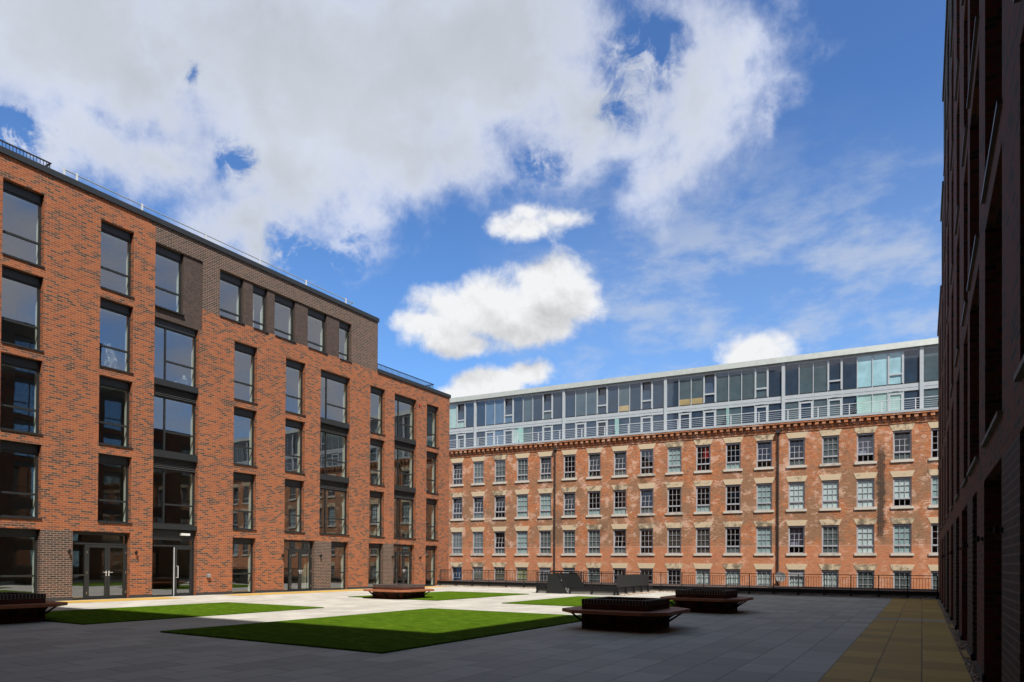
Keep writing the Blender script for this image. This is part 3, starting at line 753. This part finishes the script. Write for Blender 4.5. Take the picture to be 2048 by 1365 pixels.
for i in range(len(POSTS)-1, 0, -1):
    p0, p1 = POSTS[i], POSTS[i-1]
    pw = MB(); pw.box(p1-.12, p1+.12, YP-.14, YP+.1, 12.52, 17.15); pw.build('post', M['palemetal'], ML)
    wd = (p1-p0-.24)/9
    KEYS = sorted(PG); lo = MB(); bayg = MB()
    for k in range(9):
        x0 = p0+.12+wd*k; x1 = x0+wd
        fr.box(x1-.028, x1+.028, YP-.05, YP+.04, 12.56, 17.1) if k < 8 else None
        cu, cl = UP[p0][k], LO[p0][k]
        if p0 > 5 or (p0 < -40 and k < 5):
            bayg.quad((x0,YP,14.68),(x1,YP,14.68),(x1,YP,16.98),(x0,YP,16.98), KEYS.index(cu)); lo.quad((x0,YP,12.56),(x1,YP,12.56),(x1,YP,14.08),(x0,YP,14.08), KEYS.index(cl)); continue
        case = k in (3,7)
        # upper light
        g = MB(); 
        if case:
            fr.box(x0, x0+.11, YP-.07, YP+.03, 14.68, 16.95); fr.box(x1-.11, x1, YP-.07, YP+.03, 14.68, 16.95); fr.box(x0+.11, x1-.11, YP-.07, YP+.03, 15.30, 15.42)
            opn = (p0,k) in OPEN
            if opn:
                g.quad((x0+.1,YP+.35,15.4),(x1-.1,YP+.35,15.4),(x1-.1,YP+.35,16.95),(x0+.1,YP+.35,16.95))
                s = MB(); s.prism([(x0+.11,YP-.02,15.42),(x0+.11,YP+.02,15.42),(x0+.11,YP+.25,16.85),(x0+.11,YP+.21,16.85)],(x1-x0-.22,0,0)); s.build('open_casement', PG['d'], ML)
            else: g.quad((x0+.1,YP,15.4),(x1-.1,YP,15.4),(x1-.1,YP,16.95),(x0+.1,YP,16.95))
            g.build('roof_glazing', PG['k' if opn else cu], ML)
            g = MB(); g.quad((x0,YP,14.68),(x1,YP,14.68),(x1,YP,15.32),(x0,YP,15.32)); g.build('roof_glazing', PG[cu if cu != 'b' else 'b'], ML)
        elif cu == 't':
            g.quad((x0,YP,15.15),(x1,YP,15.15),(x1,YP,16.98),(x0,YP,16.98)); g.build('roof_glazing', PG['g'], ML)
            g = MB(); g.quad((x0,YP,14.68),(x1,YP,14.68),(x1,YP,15.15),(x0,YP,15.15)); g.build('roof_glazing', PG['t'], ML)
        else:
            g.quad((x0,YP,14.68),(x1,YP,14.68),(x1,YP,16.98),(x0,YP,16.98)); g.build('roof_glazing', PG[cu], ML)
        # lower light or door
        lo.quad((x0,YP,12.56),(x1,YP,12.56),(x1,YP,14.08),(x0,YP,14.08), KEYS.index(cl))
        if k in (1,3,7):
            fr.box(x0+.03, x0+.15, YP-.06, YP+.03, 12.56, 14.0); fr.box(x1-.15, x1-.03, YP-.06, YP+.03, 12.56, 14.0); fr.box(x0+.15, x1-.15, YP-.06, YP+.03, 13.88, 14.0)
            fr.box(x0+.3, x1-.3, YP-.10, YP-.04, 14.12, 14.16)
    lo.build('lower_glazing', [PG[q] for q in KEYS], ML)
    if bayg.v: bayg.build('roof_glazing', [PG[q] for q in KEYS], ML)
    sc = MB(); xs = p0+.12+wd*5; sc.box(xs-.02, xs+.02, .08, YP-.03, 12.56, 14.0); sc.build('privacy_screen', M['teal'], ML)
fr.box(-44, UR-.1, YP-.02, YP+.06, 16.96, 17.2)
fr.build('glazing_bars', M['palemetal'], ML)
o = MB(); o.box(-44, UR-.1, YP-.06, YP+.02, 14.09, 14.59); o.box(-44,UR-.1,YP-.075,YP-.06,14.32,14.335); o.build('cladding_band', M['palemetal'], ML)
o = MB(); o.box(-44, UR-.1, YP-.02, YP+.08, 14.592, 14.675); o.build('shadow_gap_trim', M['cap'], ML)
o = MB(); o.prism([(-44,.74,17.16),(-44,.86,17.62),(-44,1.3,17.72),(-44,5,17.95),(-44,5,17.65),(-44,1.2,17.3),(-44,1.0,17.16)], (44+UR,0,0)); o.build('roof', M['zinc'], ML)
o = MB(); o.box(-44, UR-.1, 1.2, 5., 12.5, 17.1); o.build('rooftop_core', M['concrete'], ML)
rl = MB()
for z in (12.68, 12.82, 12.96, 13.10): rl.box(-44, UR-.1, -.135, -.115, z-.008, z+.008)
rl.box(-44, UR-.1, -.15, -.10, 13.27, 13.31)
rl = rl.build('balcony_railing', M['whitemetal'], ML)
pm = MB(); pm.box(-.03,.03,-.14,-.11,12.5,13.28); pm = pm.mesh('railing_post', M['whitemetal'])
for k in range(36): link('railing_post', pm, rl, (-43.5+2.08*k, 0, 0))
# satellite dish on the mill wall
SD = root('satellite_dish', (0,0,0), 'small round grey satellite dish fixed low on the mill wall beside the drainpipe', 'satellite dish')
SD.location = (-.58 + -8.6*math.cos(R(A)), 55.5 + -8.6*math.sin(R(A)) - .45, .62); SD.rotation_euler = (0, 0, R(18))
d = MB(); n = 20
for i in range(n):
    a0, a1 = 2*math.pi*i/n, 2*math.pi*(i+1)/n
    for r0, r1 in ((0,.2),(.2,.38)):
        P = lambda r, a: (r*math.cos(a), -.09*(r/.38)**2+.0, r*math.sin(a)*1.05)
        d.quad(P(r0,a0),P(r1,a0),P(r1,a1),P(r0,a1))
d.build('reflector', M['dish'], SD, (0,0,0), (R(-18),0,0), True)
d = MB(); d.tube((0,0,-.1),(0,.40,-.42),.022); d.tube((0,.40,-.42),(0,.40,-.9),.022); d.tube((0,0,-.35),(.0,-.34,-.12),.014); d.box(-.04,.04,-.40,-.30,-.16,-.07); d.build('arm', M['black'], SD)

# ------------------------------------------------------------------ terrace
def ground_rects(name, rects, m, z):
    o = MB()
    for x0,x1,y0,y1 in rects: o.quad((x0,y0,z),(x1,y0,z),(x1,y1,z),(x0,y1,z))
    return struct(o.build(name, m))
HX0, HX1, HY0, HY1 = -16.9, -12.8, 31.15, 36.3
ground_rects('paving', [(-27.85,.68+.3,-1.5,HY0),(-27.85,HX0,HY0,36.6),(HX1,.68+.3,HY0,36.6),(HX0,HX1,HY1,36.6)], M['pave'], 0.)
ground_rects('yellow_paving', [(-1.15,.57,3,21.92),(-1.15,.57,22.5,36.3),(-27.6,-26.0,3,17.3),(-27.6,-26.0,19.9,35.6)], M['yellow'], .004)
ground_rects('grey_paving_band', [(-1.15,.57,21.92,22.5)], M['band'], .004)
o = MB(); o.box(-27.9,.7,-1.5,36.9,-6,-.3); struct(o.build('terrace_podium', M['concrete']))
o = MB()
for a in ((HX0,HY0,HX1,HY0),(HX0,HY1,HX1,HY1),(HX0,HY0,HX0,HY1),(HX1,HY0,HX1,HY1)): o.quad((a[0],a[1],-.3),(a[2],a[3],-.3),(a[2],a[3],0),(a[0],a[1],0))
o.quad((HX0,HY0,-.29),(HX1,HY0,-.29),(HX1,HY1,-.29),(HX0,HY1,-.29)); struct(o.build('stairwell_floor', M['concrete']))
o = MB(); o.quad((-300,-300,-6.2),(300,-300,-6.2),(300,400,-6.2),(-300,400,-6.2)); struct(o.build('ground', M['asphalt']))
# artificial lawns
for (x0,x1,y0,y1) in ((-13.85,-7.65,8.58,17.86),(-21.95,-16.95,8.6,16.15),(-21.55,-16.65,21.95,29.35),(-13.6,-7.6,21.9,28.6)):
    o = MB(); o.box(x0,x1,y0,y1,.002,.03); b = o.build('lawn', M['turf']); b['kind'] = 'structure'
# pebbles
def pebbles(areas, n, name, smin=.012, smax=.028):
    o = MB(); tot = sum((a[1]-a[0])*(a[3]-a[2]) for a in areas)
    for a in areas:
        for _ in range(int(n*(a[1]-a[0])*(a[3]-a[2])/tot)):
            x, y = random.uniform(a[0],a[1]), random.uniform(a[2],a[3]); s = random.uniform(smin,smax); e = random.uniform(0,3.1)
            ca, sa = math.cos(e), math.sin(e); k = random.uniform(.6,1.3); z = random.uniform(.0,.02)
            P = [(s*k*ca,s*k*sa,0),(-s*sa,s*ca,0),(-s*k*ca,-s*k*sa,0),(s*sa,-s*ca,0)]
            b0 = len(o.v); o.v += [(x+p[0],y+p[1],z+s*.3) for p in P] + [(x+p[0]*.55,y+p[1]*.55,z+s*.85) for p in P]
            for i in range(4): j = (i+1)%4; o.f.append((b0+i,b0+j,b0+4+j,b0+4+i)); o.m.append(0)
            o.f.append((b0+4,b0+5,b0+6,b0+7)); o.m.append(0)
    b = o.build(name, M['pebble']); b['kind'] = 'stuff'; return b
ar = [(.575,.66,4,36)] + [(.66,.9,a+.02,b-.02) for a,b in gw]
pebbles(ar, 5200, 'gravel')
pebbles([(-27.6,-17.3,36.15,36.6),(-12.7,.5,36.2,36.6),(-12.72,-12.3,31.2,36.2)], 4300, 'gravel', .02, .05)
o = MB(); o.quad((.572,3,.006),(.95,3,.006),(.95,36.3,.006),(.572,36.3,.006)); struct(o.build('gravel_bed', M['soil']))
ground_rects('yellow_slab', [(.575,.66,13.1,14.2),(.575,.66,19.2,20.4)], M['yellow'], .05)

# edge upstand and brown flat coping beyond it
EP = root('terrace_parapet', (-13.5, 36.6, 0), 'low grey and black upstand with brown coping along the far terrace edge', 'parapet')
o = MB(); o.box(-14.3, 14.1, 0, .12, -.3, .16); o.build('upstand', M['kerb'], EP)
o = MB(); o.box(-14.3, 14.1, -.03, .4, .163, .34); o.build('capping', M['black'], EP)
o = MB(); o.box(-14.3, 18., .402, 4.6, .1, .335); o.build('coping', M['deck'], EP)
o = MB(); o.box(-14.3, 18., .45, 4.5, -6., .1); o.build('base_wall', M['concrete'], EP)

def railing(name, label, x0, x1, y, z_top=1.07, z_bot=.42, step=1.215, axis='x', base=-.02, out=-.06, ends=True, group='black metal railings on the terrace'):
    """posts, panels of balusters and a flat top rail; runs along x (or y) from x0 to x1"""
    L = x1-x0; n = max(1, round(L/step)); st = L/n
    r = root(name, (x0, y, 0) if axis == 'x' else (y, x0, 0), label, 'railing', 0 if axis == 'x' else R(90), group)
    o = MB(); o.box(-.02, L+.02, -.03, .03, z_top-.018, z_top+.018); o.build('top_rail', M['black'], r)
    pm = MB(); pm.box(-.022,.022,-.012,.012, .02, z_top-.02); pm.box(-.045,.045,-.03,.03,.02,.13); pm = pm.mesh('post', M['black'])
    qm = MB(); qm.box(.022, st-.022, -.012, .012, z_bot-.012, z_bot+.012); qm.box(.022, st-.022, -.01, .01, z_top-.13, z_top-.112)
    k = int(st/.108)
    for i in range(1, k): xx = st*i/k; qm.box(xx-.0075, xx+.0075, -.0075, .0075, z_bot, z_top-.11)
    qm = qm.mesh('baluster_panel', M['black'])
    for i in range(n+1): link('post', pm, r, (st*i, 0, 0))
    for i in range(n): link('baluster_panel', qm, r, (st*i, 0, 0))
    return r
railing('railing', 'black railing on the far terrace edge, between left block and stairwell', -27.5, -17.2, 36.5)
railing('railing', 'black railing on the far terrace edge, between stairwell and right block', -17.05, .6, 36.5)
railing('railing', 'short black railing at the front left corner of the stairwell', -17.08, -16.46, 30.95, step=.62)
railing('railing', 'black railing across the front of the stairwell, right of the sloping handrail', -15.2, -12.78, 30.95)
railing('railing', 'black railing running back along the left side of the stairwell', 31., 36.4, -17.1, axis='y')
# stairwell: kerb, guard panels, sloped handrails
SW = root('stairwell_guard', (-15, 31, 0), 'dark sheet panels, sloping handrails and grey kerb round the stairwell', 'stair guard')
o = MB(); o.box(-2.1,-1.46,0,.15,0,.17); o.box(-.2,2.25,0,.15,0,.17); o.box(2.1,2.25,.15,5.3,0,.17); o.box(-2.1,-1.95,.15,5.3,0,.17); o.build('kerb', M['kerb'], SW)
o = MB(); o.box(-2.15,-1.46,-.03,.2,.172,.36); o.box(-.24,2.28,-.03,.2,.172,.36); o.box(2.05,2.28,.2,5.3,.172,.36); o.box(-2.15,-1.95,.2,5.3,.172,.36); o.build('kerb_capping', M['black'], SW)
o = MB(); o.prism([(-1.46,-.09,.02),(-.28,-.09,.02),(-.95,-.09,1.0),(-1.46,-.09,1.0)], (0,.03,0)); o.build('sloping_panel', M['panel'], SW)
o = MB(); o.prism([(-2.2,2.0,.2),(-.40,2.0,.2),(-.40,2.0,.42),(-.78,2.0,1.02),(-2.2,2.0,1.02)], (0,.03,0)); o.build('sloping_panel', M['panel'], SW)
o = MB(); o.box(2.29,2.32,.0,4.5,.39,.99); o.build('side_panel', M['panel'], SW)
for q in (.1,1.2,2.3,3.4,4.4):
    o = MB(); o.box(2.285,2.37,q-.03,q+.03,.0,.40); o.box(2.285,2.42,q-.05,q+.05,.0,.05); o.build('bracket', M['black'], SW)
def slope_rail(pts, y):
    o = MB()
    for a, b in zip(pts, pts[1:]): o.tube((a[0],y,a[1]),(b[0],y,b[1]),.019)
    o.build('handrail', M['black'], SW)
slope_rail([(-2.26,1.14),(-.86,1.13),(-.22,.13)], -.13); slope_rail([(-2.3,1.13),(-.70,1.12),(-.20,.45)], 1.96)
o = MB()
for x,z in ((-.62,.70),(-.36,.30)): o.box(x-.02,x+.02,-.13,-.09,z-.03,z+.03)
o.build('rail_clip', M['chrome'], SW)

# ------------------------------------------------------------------ planters with bench seats
def planter():
    r = link('planter_bench', None)
    hx, hy, T = .80, .775, .14
    b = MB(); b.box(-hx,hx,-hy,-hy+T,0,.575); b.box(-hx,hx,hy-T,hy,0,.575); b.box(-hx,-hx+T,-hy+T,hy-T,0,.575); b.box(hx-T,hx,-hy+T,hy-T,0,.575)
    b.build('brick_body', M['planterbrick'], r)
    c = MB(); e = .006
    c.box(-hx-e,hx+e,-hy-e,-hy+T+.07,.577,.69); c.box(-hx-e,hx+e,hy-T-.07,hy+e,.577,.69); c.box(-hx-e,-hx+T+.07,-hy+T+.07,hy-T-.07,.577,.69); c.box(hx-T-.07,hx+e,-hy+T+.07,hy-T-.07,.577,.69)
    c.build('soldier_coping', M['soldier'], r)
    s = MB(); s.box(-hx+T,hx-T,-hy+T,hy-T,.3,.50); s.build('soil', M['soil'], r)
    # octagonal timber seat made of three rings of boards
    def octo(h1, h2, ch): return [(-h1+ch,-h2),(h1-ch,-h2),(h1,-h2+ch),(h1,h2-ch),(h1-ch,h2),(-h1+ch,h2),(-h1,h2-ch),(-h1,-h2+ch)]
    st = MB(); rings = [(.455,.50),(.30,.447),(.15,.292),(.012,.142)]; z0, z1 = .412, .457
    for i0, i1 in rings:
        A_ = octo(hx+i0, hy+i0, .02+i0*.9); B_ = octo(hx+i1, hy+i1, .02+i1*.9)
        for i in range(8):
            j = (i+1)%8; a, b2, c2, d2 = A_[i], A_[j], B_[j], B_[i]
            g = .0; zz0 = z0-.03 if i1 == .50 else z0
            st.prism([(a[0],a[1],zz0),(b2[0],b2[1],zz0),(c2[0],c2[1],zz0),(d2[0],d2[1],zz0)], (0,0,z1-zz0))
    st.build('seat', M['timber'], r)
    k = MB(); h = .0
    k.prism([(0,0,.10),(0,0,.16),(.0,-.40,.41),(.0,-.45,.41),(.0,-.45,.375),(.0,-.40,.375)], (.035,0,0)); k.box(0,.035,-.44,0,.385,.41); k.box(-.005,.04,-.012,0,.08,.41)
    k = k.mesh('bracket', M['black'])
    for i in range(4):
        for q in (-.62, 0, .62):
            ang = i*math.pi/2; off = hy if i % 2 == 0 else hx
            o = link('bracket', k, r, (math.cos(ang)*q + math.sin(ang)*off, math.sin(ang)*q - math.cos(ang)*off, 0), (0,0,ang))
    return r
P0 = planter()
spots = [((-6.03,15.33,.0), 'nearest shaded brick planter with timber bench ring, beside the front lawn'),
         ((-6.02,22.38,.0), 'shaded brick planter bench just behind the nearest one, closer to the far railing'),
         ((-19.28,22.66,-.03), 'sunlit brick planter with orange timber bench ring, on the far lawn'),
         ((-19.5,7.82,.0), 'dark brick planter bench cut off by the left edge of the photo')]
for i, (p, lab) in enumerate(spots):
    o = P0 if i == 0 else copy_tree(P0)
    o.location = p; o.scale = (1, 1, .9 if i == 2 else 1); tag(o, lab, 'planter', 'brick planters with bench seats')

# ------------------------------------------------------------------ light and sky
d = Vector((-.493, .41, -1.)).normalized()
EL = math.asin(-d.z); AZ = math.atan2(-d.x, -d.y)
sun = bpy.data.lights.new('sun', 'SUN'); sun.energy = 5.0; sun.angle = R(.53); sun.color = (1., .95, .87)
so = bpy.data.objects.new('sun', sun); COL.objects.link(so); so.rotation_euler = d.to_track_quat('-Z', 'Y').to_euler(); so.location = (20, -20, 40)

W = bpy.data.worlds.new('World'); S.world = W; W.use_nodes = True
t = NT(W.node_tree)
for nd in list(t.n): t.n.remove(nd)
out = t.add('ShaderNodeOutputWorld'); bg = t.add('ShaderNodeBackground'); t.l.new(bg.outputs[0], out.inputs[0])
sky = t.add('ShaderNodeTexSky', sky_type='NISHITA'); sky.sun_disc = False; sky.sun_elevation = EL; sky.sun_rotation = AZ
sky.altitude = 50; sky.air_density = 1.; sky.dust_density = .6; sky.ozone_density = 2.5
tc = t.add('ShaderNodeTexCoord'); dirv = tc.outputs['Generated']
sp = t.add('ShaderNodeSeparateXYZ'); t.l.new(dirv, sp.inputs[0])
# azimuth / elevation of the direction looked in, degrees
az = t.math('MULTIPLY', t.math('ARCTAN2', sp.outputs[0], sp.outputs[1]), 57.2958)
el = t.math('MULTIPLY', t.math('ARCSINE', sp.outputs[2]), 57.2958)
cb = t.add('ShaderNodeCombineXYZ'); t.l.new(az, cb.inputs[0]); t.l.new(el, cb.inputs[1])
BIG = [(-21.5,35.6,5.5,4.2,.62),(-64.0, 33.3, 12.5, 6.2, 1), (-48.6, 34.7, 18.0, 7.1, 1), (-34.4, 37.6, 13.6, 6.1, 1), (-48.5, 27.9, 7.3, 3.8, 0.75), (-39.8, 31.4, 9.4, 3.7, 0.75), (-26.3, 33.9, 7.9, 4.4, 0.75), (-16.5, 34.4, 7.1, 5.3, 0.6), (-17.7, 29.8, 3.6, 3.7, 0.42), (-61.5, 27.6, 6.9, 2.9, 0.8), (-12.6, 35.3, 2.3, 2.4, 0.45), (-52.2, 24.8, 5.5, 1.9, 0.6), (-50.0, 23.8, 2.6, 1.3, 0.5), (-10.2, 32.3, 1.0, 1.3, 0.35)]
CUM =  [(-30.1, 26.3, 3.6, 1.2, 0.62), (-27.3, 26.8, 3.4, 0.9, 0.55), (-29.7, 27.4, 1.7, 0.7, 0.45), (-32.1, 20.3, 7.7, 2.7, 1), (-28.6, 22.2, 3.8, 2.5, 1), (-37.6, 19.0, 3.9, 1.4, 0.9), (-36.1, 17.9, 4.8, 1.3, 0.8), (-25.8, 20.8, 3.1, 1.9, 0.75), (-30.4, 19.2, 5.5, 1.5, 0.9), (-32.9, 14.7, 4.0, 1.5, 0.9), (-29.6, 15.6, 2.5, 1.1, 0.8), (-36.1, 14.2, 2.1, 0.8, 0.6), (-11.3, 16.6, 3.4, 1.5, 0.9), (-13.0, 16.2, 1.5, 0.9, 0.6), (-9.6, 17.3, 1.5, 1.1, 0.55)]
HOL = [(-53.0,28.0,2.3,1.5,.8),(-57.8,32.9,1.4,1.2,.4),(-20.8,36.8,4.2,2.2,.52),(-23.0,34.2,3.2,2.8,.42),(-67.4,26.7,3.0,1.4,1),(-29.7,30.4,2.1,1.3,.5),(-46.9,23.7,4.3,1.4,.7)]
def field(vec, blobs, kk=1.1):
    acc = None
    for a, e, ra, re, w in blobs:
        mp = t.add('ShaderNodeMapping', vector_type='TEXTURE'); t.l.new(vec, mp.inputs[0])
        mp.inputs['Location'].default_value = (a, e, 0); mp.inputs['Scale'].default_value = (ra*kk, re*kk, 1)
        ln = t.add('ShaderNodeVectorMath', operation='LENGTH'); t.l.new(mp.outputs[0], ln.inputs[0])
        v = t.math('MULTIPLY', t.math('SUBTRACT', 1., ln.outputs['Value']), w)
        acc = v if acc is None else t.math('SMOOTH_MAX', acc, v, .18)
    return acc
# warp so outlines billow
wn = t.add('ShaderNodeTexNoise'); t.l.new(dirv, wn.inputs['Vector']); wn.inputs['Scale'].default_value = 6; wn.inputs['Detail'].default_value = 7; wn.inputs['Roughness'].default_value = .62
vm = t.add('ShaderNodeVectorMath', operation='MULTIPLY_ADD'); t.l.new(wn.outputs['Color'], vm.inputs[0]); vm.inputs[1].default_value = (11,8,0)
vs = t.add('ShaderNodeVectorMath', operation='SUBTRACT'); t.l.new(cb.outputs[0], vs.inputs[0]); vs.inputs[1].default_value = (5.5,4,0); t.l.new(vs.outputs[0], vm.inputs[2])
wv = vm.outputs[0]
nz = t.noise(dirv, 5.5, 9, .62, .25); nzf = t.noise(dirv, 16, 8, .6, .2)
up = t.add('ShaderNodeVectorMath', operation='ADD'); t.l.new(dirv, up.inputs[0]); up.inputs[1].default_value = (.004, -.003, .010)
nzu = t.noise(up.outputs[0], 16, 8, .6, .2)
vm2 = t.add('ShaderNodeVectorMath', operation='MULTIPLY_ADD'); t.l.new(wn.outputs['Color'], vm2.inputs[0]); vm2.inputs[1].default_value = (3.4,2.4,0)
vs2 = t.add('ShaderNodeVectorMath', operation='SUBTRACT'); t.l.new(cb.outputs[0], vs2.inputs[0]); vs2.inputs[1].default_value = (1.7,1.2,0); t.l.new(vs2.outputs[0], vm2.inputs[2])
wc = vm2.outputs[0]
fb = field(wv, BIG); fc = field(wc, CUM, 1.06); fh = field(wv, HOL)
fh = t.math('MAXIMUM', fh, 0.)
db = t.math('ADD', t.math('ADD', fb, t.math('MULTIPLY', t.math('SUBTRACT', nz, .5), 1.2)), t.math('MULTIPLY', t.math('SUBTRACT', nzf, .5), 1.0))
db0 = db
nzh = t.noise(dirv, 30, 7, .65, .5)
fhn = t.math('MAXIMUM', t.math('ADD', fh, t.math('MULTIPLY', t.math('SUBTRACT', nzh, .5), t.math('MULTIPLY', fh, 7.))), 0.)
db = t.math('SUBTRACT', t.math('SMOOTH_MIN', db, .46, .3), t.math('MULTIPLY', fhn, .95))
dens_b = t.math('POWER', t.smooth(db, -.24, .46), 1.15)
dc = t.math('ADD', t.math('ADD', fc, t.math('MULTIPLY', t.math('SUBTRACT', nzf, .5), 1.15)), t.math('MULTIPLY', t.math('SUBTRACT', nzh, .5), .35))
dens_c = t.smooth(dc, -.06, .42)
# the rest of the sky (outside the picture) is broken cloud too; thin streaks low on the right
gen = t.noise(dirv, 3.2, 7, .6, .3)
away = t.math('MAXIMUM', t.smooth(az, 6., 26.), t.math('SUBTRACT', 1., t.smooth(az, -95., -74.)))
dens_g = t.math('MULTIPLY', t.math('MULTIPLY', t.smooth(gen, .30, .56), away), t.math('SUBTRACT', 1., t.smooth(el, 42., 62.)))
mp = t.add('ShaderNodeMapping'); t.l.new(cb.outputs[0], mp.inputs[0]); mp.inputs['Scale'].default_value = (.09, .20, 1); mp.inputs['Rotation'].default_value = (0,0,R(-12))
ci = t.noise(mp.outputs[0], 1.3, 8, .62, .1)
cim = t.math('MULTIPLY', t.smooth(az, -36., -20.), t.math('SUBTRACT', 1., t.smooth(el, 22., 33.)))
dens_i = t.math('MULTIPLY', t.math('ADD', t.math('MULTIPLY', t.smooth(ci, .40, .66), .50), .08), cim)
# shading of the clouds
base = t.math('ADD', .66, t.math('MULTIPLY', t.math('SUBTRACT', nz, .5), .35))
thick = t.smooth(db0, .15, .9)
nzb = t.noise(dirv, 2.6, 5, .5)
shade_b = t.math('SUBTRACT', t.math('ADD', t.math('MULTIPLY_ADD', nz, .22, .45), t.math('MULTIPLY', nzb, .20)), t.math('MULTIPLY', thick, .14))
colb = t.mix(thick, (.84,.90,1.08), (.87,.945,1.05)); 
lit = t.math('ADD', .77, t.math('MULTIPLY', t.math('SUBTRACT', nzf, nzu), .6))
# bases of the small cumulus are greyer than their tops
upf = t.add('ShaderNodeVectorMath', operation='ADD'); t.l.new(wc, upf.inputs[0]); upf.inputs[1].default_value = (-.8, 2.3, 0)
fcu = field(upf.outputs[0], CUM, 1.0)
lit = t.math('SUBTRACT', lit, t.math('MULTIPLY', t.smooth(fcu, -.05, .7), .19))
lit = t.math('MINIMUM', t.math('MAXIMUM', lit, .42), .76)
def emi(fac, col):
    nd = t.add('ShaderNodeVectorMath', operation='SCALE'); 
    if isinstance(col, tuple): nd.inputs[0].default_value = col
    else: t.l.new(col, nd.inputs[0])
    t.l.new(fac, nd.inputs['Scale']); return nd.outputs[0]
SKYK = .1
skc = t.add('ShaderNodeVectorMath', operation='MULTIPLY'); t.l.new(sky.outputs[0], skc.inputs[0]); t.l.new(t.mix(t.smooth(el, 40., 58.), t.mix(t.smooth(el, 16., 36.), (.86,1.24,1.62), (.70,1.02,1.42)), (1.0,.99,.64)), skc.inputs[1])
CK = 1./SKYK
def sc(x): return t.math('MULTIPLY', x, CK)
c = skc.outputs[0]
c = t.mix(dens_i, c, emi(sc(t.math('ADD', .62, 0.)), (.88,.93,1.)))
c = t.mix(dens_g, c, emi(sc(t.math('MULTIPLY_ADD', gen, .5, .30)), (.93,.93,1.)))
c = t.mix(dens_b, c, emi(sc(shade_b), colb))
c = t.mix(dens_c, c, emi(sc(lit), (.97,.98,1.)))
t.l.new(c, bg.inputs[0]); bg.inputs[1].default_value = SKYK
try: W.cycles.sampling_method = 'MANUAL'; W.cycles.sample_map_resolution = 512
except Exception: pass

# ------------------------------------------------------------------ camera
cam = bpy.data.cameras.new('camera'); co = bpy.data.objects.new('camera', cam); COL.objects.link(co); S.camera = co
cam.sensor_width = 36.; cam.lens = 1365./2048*36; cam.shift_y = .2117; cam.clip_end = 2000; cam.clip_start = .05
co.location = (0, 0, 1.5)
co.matrix_world = Matrix.Translation((0,0,1.5)) @ Matrix.Rotation(R(31.), 4, 'Z') @ Matrix.Rotation(R(90.51), 4, 'X') @ Matrix.Rotation(R(.35), 4, 'Z')
S.view_settings.view_transform = 'Standard'; S.view_settings.look = 'None'; S.view_settings.exposure = .28; S.view_settings.gamma = 1
S.cycles.max_bounces = 7; S.cycles.diffuse_bounces = 3; S.cycles.glossy_bounces = 3; S.cycles.transparent_max_bounces = 8; S.cycles.transmission_bounces = 4
S.cycles.caustics_reflective = False; S.cycles.caustics_refractive = False
S.cycles.use_denoising = True
